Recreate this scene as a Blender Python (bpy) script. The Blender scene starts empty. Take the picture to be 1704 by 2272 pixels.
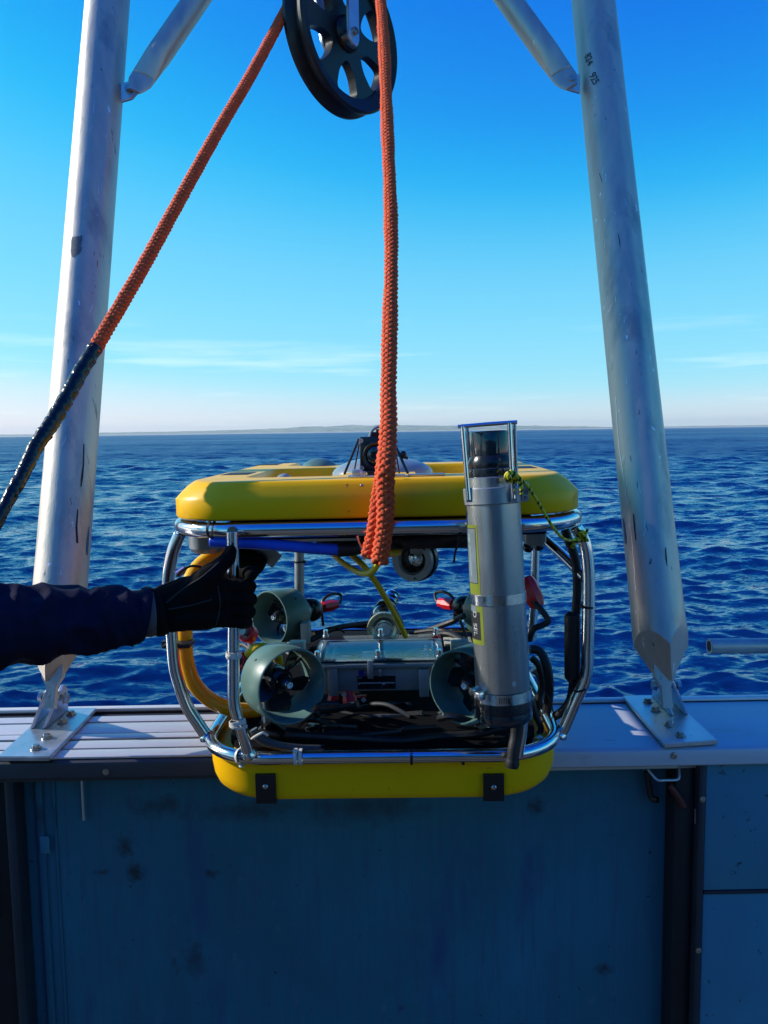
import bpy, bmesh, math, random
import numpy as np
from mathutils import Vector, Matrix, noise

random.seed(7)
rng = np.random.default_rng(7)
scn = bpy.context.scene
COL = scn.collection
R = math.radians

# ------------------------------------------------------------------ camera
EYE = Vector((0, 0, 1.65))
FPX = 1783.0                                  # focal length in pixels of the 1704 x 2272 photograph
PITCH, ROLL = R(5.71), R(-0.76)
cam = bpy.data.cameras.new('camera')
cam.sensor_fit = 'VERTICAL'; cam.sensor_height = 36; cam.sensor_width = 27
cam.lens = 36 * FPX / 2272
cam.clip_start = 0.02; cam.clip_end = 40000
co = bpy.data.objects.new('camera', cam); COL.objects.link(co)
CM = (Matrix.Rotation(math.pi / 2 - PITCH, 4, 'X') @ Matrix.Rotation(ROLL, 4, 'Z'))
co.matrix_world = Matrix.Translation(EYE) @ CM
scn.camera = co
CM3 = CM.to_3x3(); CMI = CM3.inverted()

def ray(px, py):
    return CM3 @ Vector((px - 852, -(py - 1136), -FPX))
def at(px, py, Y):
    d = ray(px, py); return EYE + d * (Y / d.y)
def atd(px, py, D):
    return EYE + ray(px, py) * (D / FPX)
def onz(px, py, z):
    d = ray(px, py); return EYE + d * ((z - EYE.z) / d.z)
def px_of(p):
    q = CMI @ (Vector(p) - EYE); return 852 + q.x / -q.z * FPX, 1136 - q.y / -q.z * FPX

# A-frame leg axis points (photo widths give the distances)
LEGR = 0.047
L_TOP, L_MID, L_BOT = atd(239, 0, 1.783), atd(189.5, 600, 1.622), atd(135, 1290, 1.47)
R_TOP, R_BOT = atd(1316, 0, 1.80), atd(1451.5, 1290, 1.475)

# ------------------------------------------------------------------ sun and sky
SUN_EL = R(27)
nrm = (L_TOP - L_BOT).cross(R_BOT - L_BOT).normalized()   # the sun shines nearly along the plane of the frame
best = min(range(-200, 400), key=lambda k: abs(nrm.dot(Vector((-math.cos(SUN_EL) * math.cos(R(k / 10)), math.cos(SUN_EL) * math.sin(R(k / 10)), math.sin(SUN_EL))))))
SUN_AZ = R(best / 10)                                      # degrees ahead of straight left
SUN_DIR = Vector((-math.cos(SUN_EL) * math.cos(SUN_AZ), math.cos(SUN_EL) * math.sin(SUN_AZ), math.sin(SUN_EL)))
print('sun ahead of left', best / 10)
sl = bpy.data.lights.new('sun', 'SUN'); sl.energy = 4.2; sl.angle = R(0.6); sl.color = (1.0, 0.95, 0.86)
so = bpy.data.objects.new('sun', sl); COL.objects.link(so)
so.rotation_euler = SUN_DIR.to_track_quat('Z', 'Y').to_euler()

world = bpy.data.worlds.new('World'); scn.world = world; world.use_nodes = True
wn, wl = world.node_tree.nodes, world.node_tree.links
bg = wn['Background']; bg.inputs[1].default_value = 0.13
sky = wn.new('ShaderNodeTexSky'); sky.sky_type = 'NISHITA'; sky.sun_disc = False
sky.sun_elevation = SUN_EL; sky.sun_rotation = R(-90) + SUN_AZ
sky.air_density = 1.0; sky.dust_density = 0.15; sky.ozone_density = 3.0; sky.altitude = 0
hs = wn.new('ShaderNodeHueSaturation'); hs.inputs['Saturation'].default_value = 1.25
wl.new(sky.outputs[0], hs.inputs['Color'])
tint = wn.new('ShaderNodeVectorMath'); tint.operation = 'MULTIPLY'; tint.inputs[1].default_value = (0.62, 1.22, 1.55); wl.new(hs.outputs[0], tint.inputs[0])   # the camera's cool rendering of a clear sky
# thin cirrus bands low over the horizon, all round
tc = wn.new('ShaderNodeTexCoord'); sep = wn.new('ShaderNodeSeparateXYZ'); wl.new(tc.outputs['Generated'], sep.inputs[0])
mp = wn.new('ShaderNodeMapping'); mp.inputs['Scale'].default_value = (2.2, 2.2, 34); mp.inputs['Location'].default_value = (15.2, 10.64, 1.0); wl.new(tc.outputs['Generated'], mp.inputs[0])
nz = wn.new('ShaderNodeTexNoise'); nz.inputs['Scale'].default_value = 1.6; nz.inputs['Detail'].default_value = 7; nz.inputs['Roughness'].default_value = 0.55
wl.new(mp.outputs[0], nz.inputs['Vector'])
cr = wn.new('ShaderNodeValToRGB'); cr.color_ramp.elements[0].position = 0.54; cr.color_ramp.elements[1].position = 0.82
wl.new(nz.outputs[0], cr.inputs[0])
el = wn.new('ShaderNodeValToRGB'); e = el.color_ramp.elements
e[0].position = 0.0; e[0].color = (0.25, 0.25, 0.25, 1); e[1].position = 0.165; e[1].color = (0, 0, 0, 1)
e2 = e.new(0.07); e2.color = (0.42, 0.42, 0.42, 1); e3 = e.new(0.105); e3.color = (0.24, 0.24, 0.24, 1)
wl.new(sep.outputs['Z'], el.inputs[0])
mu = wn.new('ShaderNodeMath'); mu.operation = 'MULTIPLY'; wl.new(cr.outputs[0], mu.inputs[0]); wl.new(el.outputs[0], mu.inputs[1])
mx = wn.new('ShaderNodeMix'); mx.data_type = 'RGBA'; wl.new(mu.outputs[0], mx.inputs[0]); sp3 = wn.new('ShaderNodeSeparateXYZ'); wl.new(tint.outputs[0], sp3.inputs[0]); cb3 = wn.new('ShaderNodeCombineXYZ')
for i_, (gain, power) in enumerate(((0.56, 1.8), (0.765, 1.10), (1.98, 0.6))):
    pw = wn.new('ShaderNodeMath'); pw.operation = 'POWER'; pw.inputs[1].default_value = power; wl.new(sp3.outputs[i_], pw.inputs[0])
    gn = wn.new('ShaderNodeMath'); gn.operation = 'MULTIPLY'; gn.inputs[1].default_value = gain; wl.new(pw.outputs[0], gn.inputs[0]); 
    pts = (((0.019, 0.014), (0.030, 0.050), (0.044, 0.105), (0.082, 0.18), (0.468, 0.40), (0.77, 0.66), (1.2, 0.9)), ((0.15, 0.11), (0.263, 0.283), (0.342, 0.45), (0.42, 0.57), (0.546, 0.67), (0.965, 0.83), (1.22, 0.92)), ((0.5, 0.5), (0.89, 0.88), (1.2, 1.05)))[i_]
    sc1 = wn.new('ShaderNodeMath'); sc1.operation = 'MULTIPLY'; sc1.inputs[1].default_value = 0.16 * 0.8; wl.new(gn.outputs[0], sc1.inputs[0])
    fc = wn.new('ShaderNodeFloatCurve'); cv = fc.mapping.curves[0]; cv.points[0].location = (0, 0); cv.points[1].location = (1, pts[-1][1] * 0.8)
    for x_, y_ in pts[:-1]: cv.points.new(x_ * 0.8, y_ * 0.8)
    fc.mapping.update(); wl.new(sc1.outputs[0], fc.inputs['Value'])
    sc2 = wn.new('ShaderNodeMath'); sc2.operation = 'MULTIPLY'; sc2.inputs[1].default_value = 1 / (0.16 * 0.8); wl.new(fc.outputs[0], sc2.inputs[0]); wl.new(sc2.outputs[0], cb3.inputs[i_])
wl.new(cb3.outputs[0], mx.inputs[6])
mx.inputs[7].default_value = (9, 9, 8.6, 1)
wl.new(mx.outputs[2], bg.inputs[0])

vs = scn.view_settings; vs.view_transform = 'Standard'; vs.look = 'None'; vs.gamma = 1; vs.use_curve_mapping = False
vs.exposure = 0.3
scn.cycles.max_bounces = 8; scn.cycles.volume_bounces = 0; scn.cycles.caustics_reflective = False; scn.cycles.caustics_refractive = False

# ------------------------------------------------------------------ materials
MATS = {}
def mat(name, col, rough=0.5, metal=0.0, var=0.12, scale=20.0, stretch=(1, 1, 1), bump=0.0, bscale=None, rvar=0.1,
        spots=None, coat=0.0, sss=0.0, trans=0.0, aniso=0.0, streak=None, ior=1.45):
    if name in MATS: return MATS[name]
    m = bpy.data.materials.new(name); m.use_nodes = True; MATS[name] = m
    n, l = m.node_tree.nodes, m.node_tree.links; b = n['Principled BSDF']
    t = n.new('ShaderNodeTexCoord'); mpn = n.new('ShaderNodeMapping'); mpn.inputs['Scale'].default_value = stretch
    l.new(t.outputs['Object'], mpn.inputs[0])
    nt = n.new('ShaderNodeTexNoise'); nt.inputs['Scale'].default_value = scale; nt.inputs['Detail'].default_value = 6; nt.inputs['Roughness'].default_value = 0.6
    l.new(mpn.outputs[0], nt.inputs['Vector'])
    mr = n.new('ShaderNodeMapRange'); mr.inputs[1].default_value = 0.25; mr.inputs[2].default_value = 0.75
    mr.inputs[3].default_value = 1 - var; mr.inputs[4].default_value = 1 + var; l.new(nt.outputs[0], mr.inputs[0])
    vm = n.new('ShaderNodeVectorMath'); vm.operation = 'SCALE'; vm.inputs[0].default_value = col[:3]; l.new(mr.outputs[0], vm.inputs['Scale'])
    out = vm.outputs[0]
    for sp in ([spots] if spots and not isinstance(spots, list) else spots or []):   # (colour, scale, threshold, softness, stretch)
        m2 = n.new('ShaderNodeMapping'); m2.inputs['Scale'].default_value = sp[4] if len(sp) > 4 else (1, 1, 1); l.new(t.outputs['Object'], m2.inputs[0])
        n2 = n.new('ShaderNodeTexNoise'); n2.inputs['Scale'].default_value = sp[1]; n2.inputs['Detail'].default_value = 5; n2.inputs['Roughness'].default_value = 0.65
        l.new(m2.outputs[0], n2.inputs['Vector'])
        r2 = n.new('ShaderNodeMapRange'); r2.inputs[1].default_value = sp[2]; r2.inputs[2].default_value = sp[2] + sp[3]; l.new(n2.outputs[0], r2.inputs[0])
        x2 = n.new('ShaderNodeMix'); x2.data_type = 'RGBA'; l.new(r2.outputs[0], x2.inputs[0]); l.new(out, x2.inputs[6]); x2.inputs[7].default_value = (*sp[0], 1)
        out = x2.outputs[2]
    l.new(out, b.inputs['Base Color'])
    rr = n.new('ShaderNodeMapRange'); rr.inputs[1].default_value = 0.3; rr.inputs[2].default_value = 0.7
    rr.inputs[3].default_value = max(0.02, rough - rvar); rr.inputs[4].default_value = min(1, rough + rvar); l.new(nt.outputs[0], rr.inputs[0])
    l.new(rr.outputs[0], b.inputs['Roughness'])
    b.inputs['Metallic'].default_value = metal; b.inputs['IOR'].default_value = ior
    if coat: b.inputs['Coat Weight'].default_value = coat; b.inputs['Coat Roughness'].default_value = 0.08
    if sss: b.inputs['Subsurface Weight'].default_value = sss; b.inputs['Subsurface Radius'].default_value = (0.02, 0.012, 0.004); b.inputs['Subsurface Scale'].default_value = 0.6
    if trans: b.inputs['Transmission Weight'].default_value = trans
    if bump:
        nb = n.new('ShaderNodeTexNoise'); nb.inputs['Scale'].default_value = bscale or scale * 4; nb.inputs['Detail'].default_value = 4
        l.new(mpn.outputs[0], nb.inputs['Vector'])
        bn = n.new('ShaderNodeBump'); bn.inputs['Strength'].default_value = bump; bn.inputs['Distance'].default_value = 0.002
        l.new(nb.outputs[0], bn.inputs['Height']); l.new(bn.outputs[0], b.inputs['Normal'])
    return m

ALU = mat('aluminium_tube', (0.55, 0.49, 0.42), 0.48, 0.6, 0.16, 9, (4, 4, 0.5), 0.14, 60, 0.1,
          spots=[((0.16, 0.16, 0.17), 18, 0.655, 0.04, (3, 3, 0.28)), ((0.34, 0.33, 0.32), 9, 0.54, 0.14, (1.4, 1.4, 0.4)), ((0.92, 0.92, 0.92), 34, 0.675, 0.03, (2, 2, 0.5))])
PLATE = mat('aluminium_plate', (0.58, 0.6, 0.62), 0.36, 0.8, 0.12, 30, bump=0.15, spots=[((0.3, 0.31, 0.32), 40, 0.66, 0.06)])
STEEL = mat('polished_steel', (0.66, 0.67, 0.68), 0.16, 1.0, 0.06, 40, rvar=0.06, spots=[((0.35, 0.33, 0.3), 50, 0.68, 0.08)])
BOLT = mat('bolt_steel', (0.42, 0.41, 0.38), 0.35, 1.0, 0.2, 90)
YEL = mat('yellow_gelcoat', (1.0, 0.52, 0.0005), 0.38, 0, 0.05, 14, bump=0.04, bscale=90, rvar=0.06, coat=0.0,
          spots=[((0.22, 0.13, 0.02), 70, 0.69, 0.04), ((0.55, 0.27, 0.01), 26, 0.66, 0.08, (0.5, 1, 2.2)), ((0.62, 0.30, 0.01), 9, 0.64, 0.2)])
YEL.node_tree.nodes['Principled BSDF'].inputs['Specular IOR Level'].default_value = 0.28
BLK = mat('black_rubber', (0.012, 0.012, 0.014), 0.5, 0, 0.3, 60, bump=0.2)
BLKG = mat('black_plastic', (0.014, 0.014, 0.017), 0.25, 0, 0.2, 50)
SHEAVE = mat('black_sheave_paint', (0.012, 0.013, 0.017), 0.42, 0, 0.3, 30, spots=[((0.05, 0.05, 0.055), 24, 0.66, 0.06)], bump=0.1)
GRN = mat('green_nozzle_plastic', (0.10, 0.19, 0.165), 0.38, 0, 0.10, 25, spots=[((0.16, 0.24, 0.2), 50, 0.7, 0.06)])
RED = mat('red_connector', (0.75, 0.015, 0.025), 0.35, 0, 0.15, 60)
BLKM = mat('matte_black', (0.006, 0.006, 0.007), 0.85, 0, 0.3, 60)
BLKM.node_tree.nodes['Principled BSDF'].inputs['Specular IOR Level'].default_value = 0.08
WHT = mat('white_plastic', (0.66, 0.64, 0.56), 0.45, 0, 0.1, 50)
GREY = mat('grey_housing', (0.34, 0.36, 0.36), 0.38, 0.5, 0.08, 30, bump=0.05, spots=[((0.16, 0.17, 0.17), 60, 0.70, 0.06)])
DOME = mat('pale_dome_plastic', (0.24, 0.28, 0.30), 0.3, 0, 0.05, 20)
CYL = mat('hard_anodised_housing', (0.36, 0.375, 0.36), 0.32, 0.7, 0.10, 20, (2, 2, 0.6), 0.08, 90, 0.07, spots=[((0.13, 0.14, 0.14), 45, 0.70, 0.05), ((0.42, 0.43, 0.42), 38, 0.71, 0.04, (1, 1, 0.4))])
BOXM = mat('box_aluminium', (0.36, 0.39, 0.41), 0.42, 0.5, 0.08, 40, bump=0.06)
GOLD = mat('bronze_ring', (0.60, 0.50, 0.32), 0.32, 0.8, 0.1, 40)
BLUE = mat('blue_hose', (0.012, 0.09, 0.65), 0.4, 0, 0.15, 40)
HOSE = mat('amber_hose', (1.0, 0.55, 0.004), 0.25, 0, 0.1, 20, sss=0.9, coat=0.3)
CABLE = mat('yellow_cable', (0.88, 0.58, 0.015), 0.38, 0, 0.12, 50)
ROPE = mat('orange_rope_fibre', (0.74, 0.095, 0.022), 0.75, 0, 0.22, 90, bump=0.5, bscale=900, spots=[((0.75, 0.19, 0.07), 130, 0.62, 0.1), ((0.30, 0.05, 0.02), 60, 0.66, 0.1)])
TAPE = mat('black_tape', (0.012, 0.014, 0.014), 0.24, 0, 0.3, 60, bump=0.5, bscale=120)
NAVY = mat('navy_jacket_cloth', (0.008, 0.008, 0.028), 0.75, 0, 0.25, 40, bump=0.35, bscale=700)
GLOVE = mat('black_glove_fleece', (0.005, 0.005, 0.005), 0.9, 0, 0.35, 70, bump=0.6, bscale=900)
for m_ in (NAVY, GLOVE): m_.node_tree.nodes['Principled BSDF'].inputs['Specular IOR Level'].default_value = 0.15
CUFF = mat('grey_cuff_lining', (0.10, 0.09, 0.095), 0.8, 0, 0.2, 60, bump=0.3)
SKIN = mat('skin', (0.5, 0.27, 0.2), 0.5, 0, 0.08, 50, sss=0.2)
DECKM = mat('worn_deck_board', (0.085, 0.075, 0.06), 0.7, 0, 0.3, 12, bump=0.4)
HULLM = mat('hull_paint', (0.30, 0.33, 0.36), 0.5, 0, 0.1, 4)
CAPM = mat('worn_white_cap_paint', (0.52, 0.54, 0.56), 0.42, 0.15, 0.10, 9, (0.5, 2, 2), 0.12, 70, 0.1,
           spots=[((0.22, 0.22, 0.21), 38, 0.66, 0.05, (0.5, 1.5, 1)), ((0.40, 0.39, 0.33), 11, 0.60, 0.1, (0.6, 1.5, 1)), ((0.10, 0.10, 0.10), 90, 0.71, 0.03)])
PLANKM = mat('plank_aluminium', (0.74, 0.71, 0.66), 0.42, 0.2, 0.16, 7, (0.35, 2, 2), 0.15, 90, 0.1,
             spots=[((0.25, 0.24, 0.21), 30, 0.64, 0.08, (0.4, 2, 1)), ((0.08, 0.08, 0.08), 80, 0.72, 0.03)])
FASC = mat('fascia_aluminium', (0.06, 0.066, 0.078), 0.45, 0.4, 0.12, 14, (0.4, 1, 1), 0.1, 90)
WALLM = mat('ribbed_wall_paint', (0.018, 0.145, 0.220), 0.55, 0, 0.28, 5.0, (1, 1, 0.5), 0.6, 60, 0.08,
            spots=[((0.028, 0.115, 0.20), 95, 0.50, 0.2, (1, 1, 0.06)), ((0.045, 0.155, 0.24), 26, 0.60, 0.14, (1, 1, 0.5)), ((0.016, 0.045, 0.075), 17, 0.66, 0.10, (1, 1, 0.8)), ((0.008, 0.012, 0.016), 75, 0.68, 0.03), ((0.022, 0.085, 0.19), 6, 0.56, 0.16, (1.6, 1, 0.35))])
PANELM = mat('panel_paint', (0.05, 0.23, 0.34), 0.5, 0, 0.08, 8, bump=0.1, spots=[((0.02, 0.06, 0.10), 42, 0.625, 0.06, (1, 1, 0.8)), ((0.03, 0.03, 0.03), 80, 0.74, 0.02)])
DARKM = mat('dark_recess_paint', (0.010, 0.012, 0.016), 0.5, 0.1, 0.25, 12)
POSTM = mat('post_aluminium', (0.03, 0.04, 0.055), 0.5, 0.3, 0.2, 20, (1, 1, 0.3))
INK = mat('marker_ink', (0.01, 0.01, 0.012), 0.6)
LIME = mat('lime_label', (0.20, 0.24, 0.02), 0.45, 0, 0.12, 30)
PALE = mat('pale_label', (0.16, 0.20, 0.21), 0.45, 0, 0.10, 50)
LBLUE = mat('label_blue', (0.03, 0.03, 0.32), 0.4)
LTXT = mat('label_text', (0.5, 0.52, 0.55), 0.5)
CORD1 = mat('yellow_cord_fibre', (0.68, 0.62, 0.03), 0.7, 0, 0.15, 200)
CORD2 = mat('black_cord_fibre', (0.015, 0.015, 0.015), 0.7)
STRAP = mat('stainless_band', (0.5, 0.5, 0.5), 0.22, 1.0, 0.1, 60)
SMOKE = mat('smoked_acrylic', (0.02, 0.025, 0.03), 0.08, 0, 0.2, 30, coat=0.5)

GLASS = bpy.data.materials.new('clear_acrylic'); GLASS.use_nodes = True
_n, _l = GLASS.node_tree.nodes, GLASS.node_tree.links; _n.remove(_n['Principled BSDF'])
_f = _n.new('ShaderNodeFresnel'); _f.inputs[0].default_value = 1.32; _t = _n.new('ShaderNodeBsdfTransparent'); _t.inputs[0].default_value = (0.90, 0.94, 0.95, 1); _g = _n.new('ShaderNodeBsdfGlossy')
_x = _n.new('ShaderNodeMixShader'); _nt = _n.new('ShaderNodeTexNoise'); _nt.inputs['Scale'].default_value = 25; _m = _n.new('ShaderNodeMapRange'); _m.inputs[3].default_value = 0.02; _m.inputs[4].default_value = 0.10
_l.new(_nt.outputs[0], _m.inputs[0]); _l.new(_m.outputs[0], _g.inputs['Roughness']); _h = _n.new('ShaderNodeMath'); _h.operation = 'MULTIPLY'; _h.inputs[1].default_value = 0.38; _l.new(_f.outputs[0], _h.inputs[0]); _l.new(_h.outputs[0], _x.inputs[0]); _l.new(_t.outputs[0], _x.inputs[1]); _l.new(_g.outputs[0], _x.inputs[2]); _l.new(_x.outputs[0], _n['Material Output'].inputs[0])
LENS = mat('dark_lens_glass', (0.01, 0.012, 0.016), 0.06, 0, 0.2, 30, coat=1.0)

# ------------------------------------------------------------------ mesh helpers
ORG = {}
def link(o, parent):
    COL.objects.link(o)
    if parent is not None: o.parent = parent
def empty(name, loc, label=None, cat=None, group=None, kind=None):
    o = bpy.data.objects.new(name, None); COL.objects.link(o); o.empty_display_size = 0.1
    o.location = loc; ORG[o.name] = Vector(loc)
    for k, v in (('label', label), ('category', cat), ('group', group), ('kind', kind)):
        if v: o[k] = v
    return o
def obj(name, bm, m, parent=None, smooth=35, kind=None, label=None, cat=None, group=None):
    me = bpy.data.meshes.new(name)
    if isinstance(bm, bmesh.types.BMesh):
        bmesh.ops.recalc_face_normals(bm, faces=bm.faces)
        bm.to_mesh(me); bm.free()
    else:
        me.from_pydata(*bm); me.update()
    n = len(me.vertices); a = np.empty(n * 3); me.vertices.foreach_get('co', a); a = a.reshape(-1, 3)
    c = (a.min(0) + a.max(0)) / 2
    a -= c; me.vertices.foreach_set('co', a.ravel()); me.update()
    if smooth:
        me.shade_smooth()
        if smooth < 180: me.set_sharp_from_angle(angle=R(smooth))
    for mm in (m if isinstance(m, (list, tuple)) else [m]): me.materials.append(mm)
    o = bpy.data.objects.new(name, me); link(o, parent)
    c = Vector(c); ORG[o.name] = c
    o.location = c - (ORG[parent.name] if parent is not None else Vector())
    for k, v in (('label', label), ('category', cat), ('group', group), ('kind', kind)):
        if v: o[k] = v
    return o
def frame(d, up=None):
    d = Vector(d).normalized(); u = Vector(up) if up is not None else (Vector((0, 0, 1)) if abs(d.z) < 0.95 else Vector((0, 1, 0)))
    x = u.cross(d).normalized(); y = d.cross(x)
    return Matrix((x, y, d)).transposed()
def spl(pts, n=8, closed=False):
    P = [Vector(p) for p in pts]; out = []; N = len(P)
    for i in range(N if closed else N - 1):
        a, b, c, d = (P[(i - 1) % N], P[i], P[(i + 1) % N], P[(i + 2) % N]) if closed else (P[max(i - 1, 0)], P[i], P[i + 1], P[min(i + 2, N - 1)])
        for k in range(n):
            t = k / n
            out.append(0.5 * ((2 * b) + (c - a) * t + (2 * a - 5 * b + 4 * c - d) * t * t + (3 * b - a - 3 * c + d) * t ** 3))
    if not closed: out.append(P[-1])
    return out
def frames_along(P, closed=False):
    N = len(P); T = []
    for i in range(N):
        a = P[(i - 1) % N] if closed or i > 0 else P[i]; b = P[(i + 1) % N] if closed or i < N - 1 else P[i]
        T.append((b - a).normalized())
    f = frame(T[0]); u = f.col[0].copy(); F = []
    for t in T:
        u = (u - t * u.dot(t)).normalized(); F.append((u.copy(), t.cross(u)))
    return T, F
def tube(bm, pts, r, n=12, closed=False, caps=True, mi=0):
    P = [Vector(p) for p in pts]; T, F = frames_along(P, closed); rings = []
    for i, p in enumerate(P):
        rr = r[i] if isinstance(r, (list, tuple)) else r; u, v = F[i]
        rings.append([bm.verts.new(p + (u * math.cos(2 * math.pi * k / n) + v * math.sin(2 * math.pi * k / n)) * rr) for k in range(n)])
    M = len(rings)
    for i in range(M if closed else M - 1):
        a, b = rings[i], rings[(i + 1) % M]
        off = 0
        if closed and i == M - 1:
            off = min(range(n), key=lambda o_: (a[0].co - b[o_].co).length)
        for k in range(n):
            f = bm.faces.new((a[k], a[(k + 1) % n], b[(k + 1 + off) % n], b[(k + off) % n])); f.material_index = mi
    if caps and not closed:
        bm.faces.new(rings[0][::-1]).material_index = mi; bm.faces.new(rings[-1]).material_index = mi
    return bm
def lathe(bm, prof, o, axis, n=32, close=False, up=None, mi=0):
    M = frame(axis, up); o = Vector(o); rings = []
    for r, h in prof:
        if r < 1e-6: rings.append([bm.verts.new(o + M @ Vector((0, 0, h)))])
        else: rings.append([bm.verts.new(o + M @ Vector((r * math.cos(2 * math.pi * k / n), r * math.sin(2 * math.pi * k / n), h))) for k in range(n)])
    pr = list(zip(rings[:-1], rings[1:])) + ([(rings[-1], rings[0])] if close else [])
    for a, b in pr:
        for k in range(n):
            q = [a[k % len(a)], a[(k + 1) % len(a)], b[(k + 1) % len(b)], b[k % len(b)]]
            q = list(dict.fromkeys(q))
            if len(q) > 2:
                f = bm.faces.new(q); f.material_index = mi
    return bm
def box(bm, c, s, M=None, bev=0.0, mi=0):
    g = bmesh.new(); bmesh.ops.create_cube(g, size=1)
    for v in g.verts: v.co = Vector((v.co.x * s[0], v.co.y * s[1], v.co.z * s[2]))
    if bev: bmesh.ops.bevel(g, geom=g.edges[:], offset=bev, segments=2, affect='EDGES', profile=0.5)
    M = M or Matrix.Identity(3); c = Vector(c); mp_ = {}
    for v in g.verts: mp_[v.index] = bm.verts.new(c + M @ v.co)
    g.verts.index_update()
    vs_ = [bm.verts.new(c + M @ v.co) for v in g.verts] if False else [mp_[v.index] for v in g.verts]
    for f in g.faces:
        nf = bm.faces.new([mp_[v.index] for v in f.verts]); nf.material_index = mi
    g.free(); return bm
def prism(bm, poly, d, mi=0):
    """poly: list of 3-D points in one plane, d: extrusion vector"""
    a = [bm.verts.new(Vector(p)) for p in poly]; b = [bm.verts.new(Vector(p) + Vector(d)) for p in poly]; n = len(a)
    bm.faces.new(a[::-1]).material_index = mi; bm.faces.new(b).material_index = mi
    for k in range(n): bm.faces.new((a[k], a[(k + 1) % n], b[(k + 1) % n], b[k])).material_index = mi
    return bm
def ball(bm, c, r, M=None, sx=(1, 1, 1), u=12, v=8, mi=0):
    M = M or Matrix.Identity(3); c = Vector(c)
    g = bmesh.ops.create_uvsphere(bm, u_segments=u, v_segments=v, radius=r)
    for w in g['verts']: w.co = c + M @ Vector((w.co.x * sx[0], w.co.y * sx[1], w.co.z * sx[2]))
    return bm
def bolt(name, parent, p, axis, r=0.006, h=0.005, m=None, washer=True):
    bm = bmesh.new()
    if washer: lathe(bm, [(0, -0.001), (r * 1.55, -0.001), (r * 1.55, 0.0012), (0, 0.0012)], p, axis, 16)
    lathe(bm, [(0, 0), (r * 1.1, 0), (r * 1.1, h * 0.85), (r * 0.95, h), (0, h)], p, axis, 6)
    return obj(name, bm, m or BOLT, parent, 30)
def new(): return bmesh.new()
def remesh(bm, voxel, smooth=3):
    me = bpy.data.meshes.new('t'); bm.to_mesh(me); bm.free(); o = bpy.data.objects.new('t', me); COL.objects.link(o)
    md = o.modifiers.new('r', 'REMESH'); md.mode = 'VOXEL'; md.voxel_size = voxel
    if smooth: ms = o.modifiers.new('s', 'SMOOTH'); ms.iterations = smooth; ms.factor = 0.5
    dg = bpy.context.evaluated_depsgraph_get(); me2 = bpy.data.meshes.new_from_object(o.evaluated_get(dg))
    out = bmesh.new(); out.from_mesh(me2); bpy.data.objects.remove(o); bpy.data.meshes.remove(me); bpy.data.meshes.remove(me2)
    return out
def boolean(bm, cut, op='DIFFERENCE'):
    a = bpy.data.meshes.new('a'); bm.to_mesh(a); bm.free(); b = bpy.data.meshes.new('b'); cut.to_mesh(b); cut.free()
    oa = bpy.data.objects.new('a', a); ob = bpy.data.objects.new('b', b); COL.objects.link(oa); COL.objects.link(ob)
    md = oa.modifiers.new('b', 'BOOLEAN'); md.operation = op; md.object = ob; md.solver = 'EXACT'
    dg = bpy.context.evaluated_depsgraph_get(); me = bpy.data.meshes.new_from_object(oa.evaluated_get(dg))
    out = bmesh.new(); out.from_mesh(me)
    for x in (oa, ob): bpy.data.objects.remove(x)
    for x in (a, b, me): bpy.data.meshes.remove(x)
    return out
def text_bm(s, size, depth=0.0):
    cu = bpy.data.curves.new('t', 'FONT'); cu.body = s; cu.size = size; cu.extrude = depth; cu.align_x = 'CENTER'; cu.align_y = 'CENTER'
    o = bpy.data.objects.new('t', cu); COL.objects.link(o)
    dg = bpy.context.evaluated_depsgraph_get(); me = bpy.data.meshes.new_from_object(o.evaluated_get(dg))
    bm = bmesh.new(); bm.from_mesh(me); bpy.data.objects.remove(o); bpy.data.meshes.remove(me); return bm

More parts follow.
